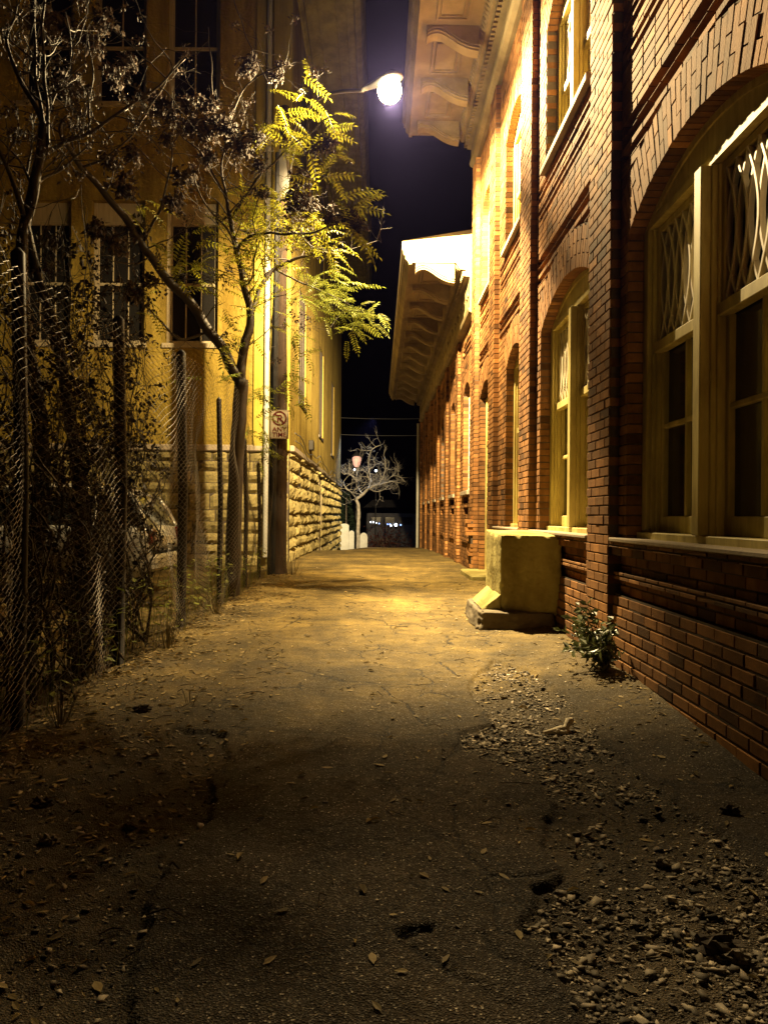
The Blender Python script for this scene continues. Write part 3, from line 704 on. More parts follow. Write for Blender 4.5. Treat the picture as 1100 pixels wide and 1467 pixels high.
# ------------------------------------------------------------------ concrete block by the wall
def rough_box(mb, cs, n=10, amp=.012, seed=0, freq=5):
    # cs: 8 corners [x0y0z0, x1y0z0, x0y1z0, x1y1z0, then z1], trilinear, noisy surface
    cs = [Vector(c) for c in cs]
    def at(u,v,w):
        a = cs[0].lerp(cs[1],u).lerp(cs[2].lerp(cs[3],u),v); b = cs[4].lerp(cs[5],u).lerp(cs[6].lerp(cs[7],u),v)
        p = a.lerp(b,w); q = Vector((u-.5,v-.5,w-.5)); m = sorted((abs(q.x),abs(q.y),abs(q.z)))
        edge = max(0,(m[1]-.42)/.08); ctr = sum(cs,Vector())/8
        nn = noise.noise(p*freq+Vector((seed,seed*2,0))); n2 = noise.noise(p*freq*4+Vector((seed,0,3)))
        d = (ctr-p).normalized()
        return p + d*(edge*edge*amp*(1.4+2.2*max(0,n2)) ) + d*(nn*amp+n2*amp*.4)
    for ax in range(3):
        for e in (0,1):
            vs = []; fs = []
            for i in range(n+1):
                for j in range(n+1):
                    c = [i/n,j/n]; c.insert(ax,e); vs.append(at(*c))
            for i in range(n):
                for j in range(n): k=i*(n+1)+j; fs.append((k,k+1,k+n+2,k+n+1))
            mb.add(vs,fs)
blk = thing('concrete_block', (1.35,7.4,.12), 'chipped cream concrete block on a stone slab against the brick wall', 'concrete block')
mb = MB(); rough_box(mb, [(1.12,7.0,.18),(1.64,6.82,.18),(1.13,8.05,.18),(1.64,8.05,.18),(1.12,7.0,.905),(1.64,6.80,.905),(1.13,8.05,.93),(1.64,8.05,.93)], 30, .013, 2, 5); mb.build('block_body','concrete',blk,smooth=True)
mb = MB(); rough_box(mb, [(.88,6.85,.04),(1.6,6.78,.04),(.90,8.0,.05),(1.6,8.0,.05),(.92,6.9,.215),(1.6,6.82,.215),(.93,7.95,.225),(1.6,7.95,.225)], 24, .03, 5, 6); mb.build('base_slab','concrete_dark',blk,smooth=True)
mb = MB(); rough_box(mb, [(.96,7.02,.215),(1.13,7.0,.215),(.97,7.9,.215),(1.13,7.9,.215),(.99,7.04,.245),(1.13,7.0,.36),(1.0,7.88,.245),(1.13,7.9,.36)], 10, .008, 8, 6); mb.build('wedge_step','concrete',blk,smooth=True)
# ------------------------------------------------------------------ STUCCO BUILDING
YF, XS, YB = 15.7, -1.8, 36.8
TF = lambda s,z,p: (s, YF-p, z)
TS = lambda s,z,p: (XS+p, s, z)
stu = thing('stucco_building', (-5,YF+.5,0), 'tall yellow stucco building with rough stone base and dark windows', 'building')
def wall_holes(mb, T, s0, s1, z0, z1, holes, d=.22, step=None):
    ss = sorted({s0,s1,*[h.a for h in holes],*[h.b for h in holes]}); zz = sorted({z0,z1,*[h.z0 for h in holes],*[h.z1 for h in holes]})
    ss = [s for s in ss if s0<=s<=s1]; zz = [z for z in zz if z0<=z<=z1]
    for a,b in zip(ss[:-1],ss[1:]):
        for c,e in zip(zz[:-1],zz[1:]):
            m,n_ = (a+b)/2,(c+e)/2
            if any(h.a<m<h.b and h.z0<n_<h.z1 for h in holes): continue
            mb.quad(T(a,c,0),T(b,c,0),T(b,e,0),T(a,e,0))
    for h in holes:
        a,b,c,e = h.a,h.b,max(h.z0,z0),min(h.z1,z1)
        for q in (((a,c),(a,e)),((b,c),(b,e)),((a,c),(b,c)),((a,e),(b,e))): mb.quad(T(*q[0],0),T(*q[1],0),T(*q[1],-d),T(*q[0],-d))
def rect_window(T, h, nm='window', curtain=False, fm='wood_dim', cols=2):
    mb = MB(); a,b,z0,z1 = h.a,h.b,h.z0,h.z1; w=.07
    bar(mb,T,a,a+w,z0,z1,-.22,-.13); bar(mb,T,b-w,b,z0,z1,-.22,-.13); bar(mb,T,a+w,b-w,z1-.42,z1,-.22,-.15); bar(mb,T,a+w,b-w,z1-.46,z1-.40,-.22,-.12); bar(mb,T,a+w,b-w,z0,z0+.09,-.22,-.14)
    bar(mb,T,a-.05,b+.05,z0-.09,z0+.006,-.18,.05 if T is TF else .025)
    fr = mb.build(nm, fm, stu)
    mb = MB(); m=(z0+z1-.42)/2; bar(mb,T,a+w,b-w,m-.03,m+.03,-.2,-.155)
    for k in range(1,cols+1): s=a+w+(b-a-2*w)*k/(cols+1); bar(mb,T,s-.012,s+.012,z0+.09,z1-.42,-.2,-.165)
    for e in (a+w,b-w-.035): bar(mb,T,e,e+.035,z0+.09,z1-.42,-.2,-.16)
    so = mb.build('sash', fm, fr)
    mb = MB(); mb.quad(T(a,z0,-.19),T(b,z0,-.19),T(b,z1,-.19),T(a,z1,-.19)); mb.build('pane','pane_dark',so)
    return fr
fx = [(-4.38,-3.30),(-5.89,-4.80),(-7.39,-6.31),(-8.90,-7.81),(-10.4,-9.31)]
lowW = [Rect(a,b,4.54,7.46) for a,b in fx]; upW = [Rect(a,b,9.46,12.3) for a,b in fx]
BLT = 2.45
mb = MB(); wall_holes(mb, TF, -13, XS-.75, BLT, 13.2, lowW+upW)
sideW = [Rect(17.3,18.9,3.65,6.2),Rect(23.3,24.9,3.5,6.2),Rect(29.3,30.9,3.4,6.2),Rect(17.3,18.9,8.4,11),Rect(23.3,24.9,8.4,11),Rect(29.3,30.9,8.4,11)]
wall_holes(mb, TS, YF+.02, YB, BLT, 13.2, sideW, .02)
mb.quad((XS,YB,-1),(XS,YB,13.2),(-13,YB,13.2),(-13,YB,-1)); mb.quad((-13,YF,-1),(-13,YF,13.2),(-13,YB,13.2),(-13,YB,-1))
mb.build('stucco_wall','stucco',stu)
mb = MB(); mb.bbox(XS-.75,XS-.39,YF-.07,YF+.3,BLT,12.9,None,.01); mb.bbox(XS-.39,XS-.001,YF-.16,YF+.3,BLT-.1,12.9,None,.02)
mb.build('corner_pilaster','stucco_smooth',stu)
mb = MB(); mb.tube([(XS-.47,YF-.14,.2),(XS-.47,YF-.14,12.6)], .052, 10)
for z in (3.2,6.0,9.0): mb.tube([(XS-.47,YF-.14,z),(XS-.47,YF-.14,z+.06)], .064, 10)
mb.build('downpipe','gutter_white',stu)
for h in lowW: rect_window(TF,h)
for h in upW: rect_window(TF,h,cols=1)
for h in sideW:
    mb = MB(); mb.quad(TS(h.a,h.z0,-.018),TS(h.b,h.z0,-.018),TS(h.b,h.z1,-.018),TS(h.a,h.z1,-.018)); bar(mb,TS,h.a-.06,h.b+.06,h.z0-.08,h.z0+.004,-.06,.03)
    for q in range(4): e=h.a+(h.b-h.a)*(q+.5)/4; bar(mb,TS,e-.015,e+.015,h.z0+.004,h.z1,-.05,-.010)
    mb.build('shutter','bark',stu)
mb = MB(); mb.bbox(YF-.0,YB+.02,BLT-.10,BLT+.03,-.1,.09,TS,.02); mb.bbox(-13,XS-.40,BLT-.10,BLT+.03,-.1,.07,TF,.02); mb.build('belt_course','sill_stone',stu)
# stone base: individual rock-faced blocks in courses
def rock_wall(T, s0, s1, z0, z1, holes, seed):
    mb = MB(); back = MB(); k=0; z=z0
    while z < z1-.02:
        h = random.uniform(.2,.36); e = min(z+h,z1); s = s0 - random.uniform(0,.3)
        while s < s1:
            w = random.uniform(.22,.75); a, b = max(s,s0)+.01, min(s+w,s1)-.01; s += w
            if b-a < .1: continue
            if any(x.a-.02 < (a+b)/2 < x.b+.02 and x.z0-.05 < (z+e)/2 < x.z1+.05 for x in holes): continue
            mb.cur = random.uniform(.7,1.15); n1, n2 = max(3,int((b-a)/.075)), max(3,int((e-z)/.065)); vs=[];fs=[]; bulge = random.uniform(.0,.10); ph = random.uniform(0,50)
            for i in range(n1+1):
                for j in range(n2+1):
                    u_,v_ = i/n1, j/n2; ed = min(u_,1-u_)*min(v_,1-v_)
                    f = min(1,ed*18)
                    q = bulge*f*(.35+1.5*abs(noise.noise(Vector((a+u_*(b-a)*1.0+ph,z+v_*(e-z),seed))*3.7))) + f*.07*abs(noise.noise(Vector((a+u_*(b-a)+ph,z+v_*(e-z),seed))*9))
                    vs.append(T(a+u_*(b-a)+.006*noise.noise(Vector((u_*5,v_*5,ph))), z+.005+v_*(e-z-.01)+.022*noise.noise(Vector((a+u_*(b-a),z,7)))*(1 if True else 0), -.012+q+ (0.014 if f>0 else 0)+.022*noise.noise(Vector((a+u_*(b-a)+ph,z+v_*(e-z),seed))*17)))
            for i in range(n1):
                for j in range(n2): c=i*(n2+1)+j; fs.append((c,c+1,c+n2+2,c+n2+1))
            mb.add(vs,fs)
        z = e; k+=1
    back.quad(T(s0,z0,-.015),T(s1,z0,-.015),T(s1,z1,-.015),T(s0,z1,-.015))
    mb.build('stone_base','rustic_stone',stu); back.build('stone_joints','mortar',stu)
sbH = [Rect(17.3,17.9,1.75,2.2),Rect(19.4,20.0,1.75,2.2),Rect(23.4,24.6,-.4,2.15)]
rock_wall(TS, YF+.02, YB-.02, -.5, BLT-.1, sbH, 1); rock_wall(TF, -13, XS-.02, -.3, BLT-.1, [], 2)
mb = MB()
for h in sbH[:2]: mb.box(h.a,h.b,h.z0,h.z1,-.3,-.008,TS)
mb.build('vent_opening','dark_trim',stu)
mb = MB(); h=sbH[2]; bar(mb,TS,h.a,h.a+.09,h.z0,h.z1,-.2,.01); bar(mb,TS,h.b-.09,h.b,h.z0,h.z1,-.2,.01); bar(mb,TS,h.a+.09,h.b-.09,h.z1-.3,h.z1,-.2,-.012); bar(mb,TS,h.a+.09,h.b-.09,h.z0,h.z1-.3,-.2,-.01)
mb.build('side_door','wood_dim',stu)
mb = MB(); pts=[]
for i in range(40): y=YF-.1+i*.52; pts.append((XS+.11, y, BLT+.22+.10*math.sin(y*.9)+.05*math.sin(y*2.3)-.004*(y-YF)))
mb.tube(pts,.012,5); pts=[(XS+.12,y,z-.16) for _,y,z in pts]; mb.tube(pts,.010,5); mb.build('cable','wire_black',stu)
mb = MB(); mb.bbox(19.9,20.2,BLT+.3,BLT+.55,0,.12,TS,.01); mb.build('meter_box','post_metal',stu)
# deep eaves over the alley
mb = MB(); prof = [(-.2,12.0),(.04,12.0),(.10,12.08),(.10,12.3),(.2,12.36),(1.15,12.36),(1.2,12.28),(1.32,12.34),(1.38,12.5),(1.42,12.9),(-.2,13.3)]
mb.extrude(prof, TS, YF-.4, YB+1.2)
for q in (.35,.75,.98): mb.bbox(YF-.38,YB+1.1,12.325,12.37,q,q+.05,TS,.01)
ev = mb.build('eaves','stucco_smooth',stu)
mb = MB(); mb.box(-13,XS+1.2,YF,YB,13.22,13.4); mb.build('roof','roof_tin',stu)
# ------------------------------------------------------------------ UTILITY POLE + STREET LAMP
PX, PY = -1.62, 12.5; pz = gz(PX,PY)
LX, LY, LZ = P(558,131,10.0)[:]
pole = thing('utility_pole', (PX,PY,pz), 'leaning wooden utility pole at the fence end carrying the lit street lamp', 'utility pole')
mb = MB(); n=26; pts=[]; rad=[]
for i in range(n): t=i/(n-1); pts.append((PX+.05*t+.012*math.sin(t*7), PY, pz-.15+t*7.75)); rad.append(.135-.065*t+ (.05*math.exp(-t*40)))
mb.tube(pts,rad,14); mb.build('pole','pole_wood',pole,smooth=True)
mb = MB(); pts = smooth_path([(PX+.10,PY-.06,6.78),P(418,196,12.25),P(430,170,11.9),P(446,150,11.4),P(466,137,10.9),P(490,131,10.5),P(520,130,10.22)],5)
mb.tube(pts,.024,8); mb.tube([(PX+.10,PY-.06,6.3),P(431,168,11.9)], .012, 6); mb.bbox(PX-.02,PX+.14,PY-.15,PY-.08,6.2,6.95,None,.006)
mb.build('lamp_arm','lamp_metal',pole,smooth=True)
# cobra head: housing tapers from the arm to a broad reflector hood
mb = MB(); ax = Vector((LX-P(505,130,10.35).x,LY-10.35,0)).normalized(); sd_ = Vector((-ax.y,ax.x,0)); hc = Vector((LX,LY,LZ+.155))
st = [(-.42,.04,.035),(-.30,.055,.05),(-.18,.08,.065),(-.05,.115,.075),(.06,.125,.075),(.13,.10,.06),(.17,.06,.04),(.19,.02,.015)]
vs=[];fs=[];nn=14
for d,w,h in st:
    for k in range(nn):
        t=2*math.pi*k/nn; zz = math.sin(t)*h; zz = zz if zz>0 else zz*.35
        vs.append(hc+ax*d+sd_*(math.cos(t)*w)+Vector((0,0,zz)))
for i in range(len(st)-1):
    for k in range(nn): fs.append((i*nn+k,i*nn+(k+1)%nn,(i+1)*nn+(k+1)%nn,(i+1)*nn+k))
fs += [tuple(range(nn)), tuple((len(st)-1)*nn+k for k in range(nn))]
mb.add(vs,fs); hd = mb.build('lamp_head','lamp_metal',pole,smooth=True)
mb = MB(); mb.lathe((LX,LY,LZ+.14),[(.06,.02),(.11,-.005),(.145,-.055),(.157,-.115),(.154,-.165),(.13,-.225),(.09,-.262),(.045,-.28),(.0,-.284)],20); mb.build('lens','lens_glow',hd,smooth=True)
mb = MB(); mb.tube([(PX-.15,PY-.05,pz),(PX-.13,PY-.05,3),(PX-.08,PY-.06,5.2)],.016,6); mb.build('conduit','galvanised',pole)
mb = MB(); mb.tube([(PX-.07,PY-.13,pz),(PX-.055,PY-.12,3),(PX-.03,PY-.10,6.9)],.055,8); mb.build('cable_guard','dark_trim',pole)
# no parking sign
SX, SY = PX+.035, PY-.20; sz0, sz1 = 2.28, 2.74
def disc_ring(mb, cx, cz, r0, r1, y, n=32, a0=0, a1=2*math.pi):
    for i in range(n):
        t,u_ = a0+(a1-a0)*i/n, a0+(a1-a0)*(i+1)/n
        mb.quad((cx+r0*math.cos(t),y,cz+r0*math.sin(t)),(cx+r1*math.cos(t),y,cz+r1*math.sin(t)),(cx+r1*math.cos(u_),y,cz+r1*math.sin(u_)),(cx+r0*math.cos(u_),y,cz+r0*math.sin(u_)))
def text_part(body, size, loc, mat, parent, name='lettering', sx=1):
    cu = bpy.data.curves.new(name,'FONT'); cu.body = body; cu.size = size; cu.align_x='CENTER'; cu.extrude=.0008; cu.offset = size*.012
    ob = bpy.data.objects.new(name, cu); COL.objects.link(ob)
    dg = bpy.context.evaluated_depsgraph_get(); me = bpy.data.meshes.new_from_object(ob.evaluated_get(dg)); bpy.data.objects.remove(ob)
    o = bpy.data.objects.new(name, me); COL.objects.link(o); me.materials.clear(); me.materials.append(M[mat])
    o.parent = parent; o.location = Vector(loc)-OFF[parent.name]; o.rotation_euler=(R(90),0,0); o.scale=(sx,1,1); OFF[o.name]=OFF[parent.name]; return o
sg = thing('parking_sign', (SX,SY,sz0), 'white no parking any time sign fixed to the wooden utility pole', 'sign')
w = .152; mb = MB(); mb.bbox(SX-w,SX+w,SY,SY+.006,sz0,sz1,None,.002); mb.box(SX-.03,SX+.03,SY+.006,SY+.075,sz0+.15,sz0+.3); mb.build('sign_plate','sign_face',sg)
mb = MB(); yq = SY-.0025
for a,b,c,d in ((SX-w+.008,SX+w-.008,sz0+.008,sz0+.014),(SX-w+.008,SX+w-.008,sz1-.014,sz1-.008),(SX-w+.008,SX-w+.014,sz0+.014,sz1-.014),(SX+w-.014,SX+w-.008,sz0+.014,sz1-.014)): mb.quad((a,yq,c),(b,yq,c),(b,yq,d),(a,yq,d))
cz = sz1-.135; disc_ring(mb,SX,cz,.092,.118,yq); q=.066
mb.quad((SX-q-.009,yq-.003,cz+q-.009),(SX-q+.009,yq-.003,cz+q+.009),(SX+q+.009,yq-.003,cz-q+.009),(SX+q-.009,yq-.003,cz-q-.009)); mb.build('prohibition_ring','sign_red',sg)
text_part('P',.17,(SX,yq,cz-.06),'sign_ink',sg,'letter'); text_part('ANY',.105,(SX,yq,sz0+.115),'sign_ink',sg,sx=1.05); text_part('TIME',.105,(SX,yq,sz0+.028),'sign_ink',sg,sx=1.0)
# ------------------------------------------------------------------ CHAIN LINK FENCE
FX = -1.77; fen = thing('chain_link_fence', (FX,7.5,0), 'tall sagging chain link fence of dark posts along the alley edge', 'fence')
def ftop(y): return float(np.interp(y,[2,4,7.3,9.2,9.9,10.8,12.3],[2.22,2.28,2.55,2.62,2.60,2.25,1.9]))
def fx_(y, z):
    b = .05*math.sin(y*2.1+.6) + .04*math.sin(y*4.3) + .12*noise.noise(Vector((y*.8,z*.7,3)))
    return FX + b*(.4+.6*math.sin(min(1,max(0,z/2.5))*math.pi)) + .09*noise.noise(Vector((y*1.6,z*1.3,9))) - .05*max(0,z-1.8)*math.sin(y*1.3)
mb = MB(); dy, dz = .033, .027; y0_ = 2.2; ncol = int((12.35-y0_)/(2*dy)); rw=.0020
for k in range(ncol):
    pts=[]; yb = y0_+k*2*dy; zg = float(gbase(FX,yb))-.01; i=0; fl = 1 if k%2 else -1 
    zg += .13*noise.noise(Vector((yb*.55,1,4)))+.05*noise.noise(Vector((yb*1.9,1,8)))-.05; nz_ = int((ftop(yb)-zg)/dz)
    for i in range(nz_+1):
        z = zg+i*dz; y = yb + (dy if (i%2) else -dy)*1.02*fl
        off = (.003 if i%2 else -.003)*fl
        pts.append((fx_(y,z)+off, y+.02*noise.noise(Vector((yb,z*2,1))), z))
    mb.tube(pts,rw,4,cap=False)
mb.build('wire_mesh','fence_wire',fen)
for y,r_,zt in ((3.95,.036,2.4),(5.48,.042,2.45),(7.22,.045,2.58),(8.95,.03,2.4),(10.7,.03,2.1),(11.95,.03,1.85)):
    mb = MB(); x = FX-.07; zg=gz(x,y)-.05; mb.tube([(x,y,zg),(x+.01,y,zt*.5),(x-.02,y,zt),(x-.02,y,zt+.03)],[r_,r_,r_,r_*.3],10); mb.build('post','post_metal',fen,smooth=True)
# ------------------------------------------------------------------ TREES
def limb(mb, pts, r0, r1, n=7, jit=.0):
    path = smooth_path(pts); m=len(path)-1
    path=[p+Vector((noise.noise(p*4),noise.noise(p*4+Vector((5,0,0))),noise.noise(p*4+Vector((0,7,0)))))*jit for p in path]
    mb.tube(path,[r0+(r1-r0)*i/m for i in range(m+1)],n); return path
def twig(mb, p, d, l, r, depth, tips, bend=.5, up=.25):
    pts=[p]; q=p.copy(); d=d.normalized(); n=5
    for i in range(n):
        d=(d+Vector((random.gauss(0,bend),random.gauss(0,bend),random.gauss(up,bend)))*.35).normalized(); q=q+d*(l/n); pts.append(q.copy())
        if depth>0 and i>0 and random.random()<.62:
            nd=(d+Vector((random.gauss(0,.9),random.gauss(0,.9),random.gauss(.2,.7)))).normalized(); twig(mb,q,nd,l*random.uniform(.4,.7),r*.6,depth-1,tips,bend,up)
    mb.tube(pts,[r*(1-.6*i/n) for i in range(n+1)],4 if r<.008 else 5,cap=False); tips.append((q,d))
def compound_leaf(mb, p, d, L_, npair, tint, droop=.5, wid=1):
    d=d.normalized(); q=p.copy(); step=L_/(npair+1); side=d.cross(Vector((0,0,1)))
    if side.length<.1: side=Vector((1,0,0))
    side.normalize(); side=(side+Vector((0,0,random.uniform(-.6,.6)))).normalized(); pts=[p]
    for i in range(npair+1):
        d=(d+Vector((0,0,-droop*.12))).normalized(); q=q+d*step; pts.append(q.copy())
        nrm=side.cross(d).normalized()
        ll=step*random.uniform(1.7,2.4)*(1-.35*abs(i/npair-.4)); w=ll*.32*wid
        for sgn in ((-1,1) if i<npair else (0,)):
            ld=(side*sgn*1.0+d*.45+nrm*random.uniform(-.35,.1)).normalized() if sgn else d
            ln=ld.cross(nrm).normalized(); mb.cur=tint*random.uniform(.7,1.3)
            m=q+ld*ll*.45; e=q+ld*ll-nrm*ll*random.uniform(0,.25); f=nrm*w*.25
            mb.tri(q,m+ln*w*.5+f,m); mb.tri(q,m,m-ln*w*.5+f); mb.tri(m+ln*w*.5+f,e,m); mb.tri(m,e,m-ln*w*.5+f)
    for a,b in zip(pts[:-1],pts[1:]):
        mb.cur=tint*.7; o=Vector((0,0,.003)); mb.quad(a-o,b-o,b+o,a+o)
def clump(mb, c, r, n, tint=1):
    for _ in range(n):
        v=Vector((random.gauss(0,1),random.gauss(0,1),random.gauss(0,.8)))*.33*r; p=c+v; s=random.uniform(.25,.62)*r
        a=Vector((random.gauss(0,1),random.gauss(0,1),random.gauss(-.4,1))).normalized(); b=a.orthogonal().normalized()
        mb.cur=tint*random.uniform(.5,1.6); e=p+a*s; m=p+a*s*.5
        mb.tri(p,m+b*s*.28,e); mb.tri(p,m-b*s*.28+a.cross(b)*s*.2,e)
# tree growing through the fence
t1b = P(332,850,9.7); tree = thing('sumac_tree', (t1b.x,t1b.y,gz(t1b.x,t1b.y)), 'forked tree growing through the fence with yellow lit leaves overhanging the alley', 'tree')
tr = MB(); L1=[]
trunk=[(332,880,9.7),(334,800,9.7),(338,690,9.72),(343,600,9.7),(346,545,9.7)]
limb(tr,[P(*p) for p in trunk],.10,.088,10,.02)
main = [ ([(346,548,9.7),(318,500,9.6),(285,450,9.5),(245,405,9.3),(215,368,9.1),(185,322,8.9),(152,278,8.7),(118,240,8.5),(97,205,8.3),(90,178,8.2),(97,165,8.2)],.075,.014),
 ([(346,548,9.7),(350,500,9.7),(359,455,9.75),(350,410,9.7),(341,362,9.6),(331,315,9.5),(326,290,9.4)],.068,.022),
 ([(358,458,9.75),(371,415,9.9),(394,386,10.0),(425,370,10.0),(455,362,9.9),(478,358,9.8)],.036,.009),
 ([(341,362,9.6),(352,342,9.4),(372,335,9.2),(410,335,8.8),(450,333,8.2),(490,318,7.5),(515,325,7.1)],.022,.006),
 ([(331,315,9.5),(345,290,9.4),(362,262,9.3),(392,232,9.2),(420,205,9.0),(455,180,8.8),(478,165,8.6)],.02,.006),
 ([(326,290,9.4),(318,250,9.3),(322,210,9.2),(335,160,9.1),(352,120,9.0),(395,98,8.8),(410,90,8.8)],.018,.005),
 ([(382,118,9.0),(366,80,9.0),(352,45,9.0),(340,15,9.0),(330,-20,9.0)],.008,.005),
 ([(326,290,9.4),(308,255,9.3),(290,220,9.2),(262,195,9.1),(235,170,9.0)],.016,.005),
 ([(205,352,9.1),(228,300,9.0),(246,243,8.9),(250,205,8.8),(270,175,8.8)],.018,.005),
 ([(245,405,9.3),(210,405,9.1),(190,395,9.0)],.012,.005),
 ([(305,140,9.1),(303,100,9.1),(298,60,9.1),(297,38,9.1)],.007,.004),
 ([(215,368,9.1),(190,378,8.8),(150,370,8.6)],.012,.004),
 ([(300,475,9.6),(255,485,9.4),(225,455,9.2),(195,425,9.0)],.02,.008),
 ([(341,362,9.6),(325,330,9.3),(300,300,9.1),(280,265,8.9),(268,235,8.8)],.018,.005),
 ([(350,410,9.7),(362,395,9.4),(368,350,9.2),(362,310,9.0),(380,270,8.9)],.014,.004),
 ([(394,386,10.0),(420,400,10.2),(450,412,10.3),(490,432,10.3),(530,455,10.3)],.016,.004),
 ([(352,500,9.7),(385,470,9.9),(392,440,10.0),(385,500,9.9),(395,530,10.0)],.008,.003),
 ([(118,240,8.5),(150,225,8.4),(200,180,8.3),(235,120,8.2),(262,82,8.2)],.015,.004)]
tips=[]
for pts,r0,r1 in main:
    path=limb(tr,[P(*p) for p in pts],r0,r1,8 if r0>.03 else 6,.03)
    for i in range(2,len(path)-1):
        if random.random()<.40 and path[i].z>2.9:
            rr=r0+(r1-r0)*i/len(path); d=Vector((random.gauss(0,1),random.gauss(0,.7),random.gauss(.5,.7)))
            twig(tr,path[i],d,random.uniform(.3,.75),min(.010,rr*.5),2,tips)
tr.build('trunk','bark',tree,smooth=True)
lf=MB()
def spray(u,v,Y,su,sv,n,L0=.26,L1=.44,tint=1,dirx=.5,npair=8):
    for _ in range(n):
        p=P(u+random.gauss(0,su),v+random.gauss(0,sv),Y+random.gauss(0,.15)); d=Vector((random.gauss(dirx,.7),random.gauss(0,.6),random.gauss(.05,.5)))
        compound_leaf(lf,p,d,random.uniform(L0,L1),npair,tint*random.uniform(.8,1.2))
for a in [(392,135,9.0,8,10,4),(425,112,8.9,8,4,3),(440,140,8.9,10,8,5),(475,165,8.6,8,4,3),(470,190,8.6,8,4,3),(470,220,8.4,7,6,3),(440,205,8.8,12,10,5),(405,215,9.0,10,14,6),(410,180,9.0,10,8,4),(375,190,9.1,8,12,4),
          (480,245,8.0,8,4,2),(455,258,8.3,6,5,3),(478,300,7.3,10,6,3),(505,300,7.1,8,7,3),(510,325,7.0,8,5,3),(450,325,8.5,14,6,5),(430,320,9.0,12,10,6),(455,345,9.0,14,8,5),(480,352,9.6,10,5,3),
          (375,300,9.3,14,14,10),(400,320,9.3,14,10,8),(365,340,9.4,12,12,8),(330,335,9.4,14,12,6),(300,345,9.4,14,10,4),(345,290,9.4,10,10,5),(320,390,9.5,12,12,5),(290,370,9.4,10,8,3),(250,370,9.2,10,10,3),(215,430,9.0,8,8,3),(270,395,9.3,12,8,3),(400,160,9.0,12,14,6),(430,215,8.8,12,14,6),(350,330,9.3,18,18,10),(390,290,9.2,16,16,8),(415,330,9.2,14,10,6),(330,375,9.4,14,14,6),(375,365,9.6,14,12,8),(300,420,9.5,16,14,5),(230,390,9.1,14,12,4),(345,420,9.7,14,16,6),(385,455,10.0,12,14,5),(325,480,9.6,10,14,4),(205,300,8.9,14,12,3)]:
    spray(a[0],a[1],a[2],a[3]*1.15,a[4]*1.15,max(2,int(a[5]*(.85 if a[1]<235 else 1.35))),.25,.42)
lfy=lf.build('foliage','leaf_yellow',tree)
lf=MB()
for a in [(435,395,10.3,12,6,5,.25,.4),(450,430,10.3,14,10,8,.28,.45),(475,435,10.3,14,12,12,.28,.48),(500,445,10.3,14,12,12,.28,.48),(520,455,10.3,10,10,8,.28,.45),(490,470,10.3,14,8,8,.25,.42),(420,425,10.2,10,8,5,.25,.4),(460,415,10.3,12,8,6,.25,.42),
          (412,545,11.4,10,8,4),(420,490,10.6,12,8,4),(440,505,10.6,10,6,3),(418,560,11.6,8,10,4),(378,650,11.8,8,6,5),(375,620,11.4,10,10,5),(380,560,11,8,8,4),(312,470,9.6,6,14,3),(316,505,9.6,6,12,3),(300,540,9.5,8,6,3),(360,560,10,10,10,4),(465,402,11.1,14,12,14,.3,.45),(445,415,11.2,12,12,8,.3,.42),(420,585,11.6,10,6,3),(370,610,11.2,10,10,4)]:
    spray(*a,dirx=.6 if a[0]>400 else .2,tint=1.1) if len(a)==6 else spray(a[0],a[1],a[2],a[3],a[4],a[5],a[6],a[7],1.1,.8,10)
lf.build('foliage','leaf_green',tree)
dd=MB()
for u,v,Y,r_ in [(180,268,8.7,.16),(250,288,9.0,.15),(225,150,8.8,.16),(245,158,8.8,.15),(270,152,8.9,.12),(300,150,9.0,.14),(312,175,9.0,.16),(290,185,9.0,.17),(262,255,8.9,.15),(330,185,9.0,.15),(345,210,9.0,.16),(355,100,9.0,.12),(362,88,9.0,.1),(405,95,8.9,.08),(395,110,8.9,.09),(365,195,9.1,.13),(190,220,8.7,.13),(160,235,8.6,.12),
        (372,235,9.0,.12),(430,255,8.7,.14),(425,280,8.9,.14),(440,290,9.0,.15),(420,300,9.0,.12),(470,205,8.6,.12),(450,215,8.6,.10),(500,310,7.1,.10),(512,322,7.0,.10),(475,315,7.6,.09),(445,345,9.2,.13),(375,275,9.1,.11),(105,120,8.3,.16),(130,60,8.3,.16),(95,40,8.2,.18),(165,110,8.3,.15),(60,30,8.0,.2),(150,30,8.3,.15),(270,180,9.0,.14),(200,330,9,.14),(215,400,9,.13),(190,420,8.9,.16),(170,350,8.8,.16),(140,330,8.6,.16),(300,225,9,.12),(240,200,8.9,.1),(185,90,8.4,.12)]:
    clump(dd,P(u,v,Y),r_*1.2,120)
for q,d in tips:
    if random.random()<.10: clump(dd,q,.09,22)
dd.build('dead_seed_clusters','leaf_dead',tree)
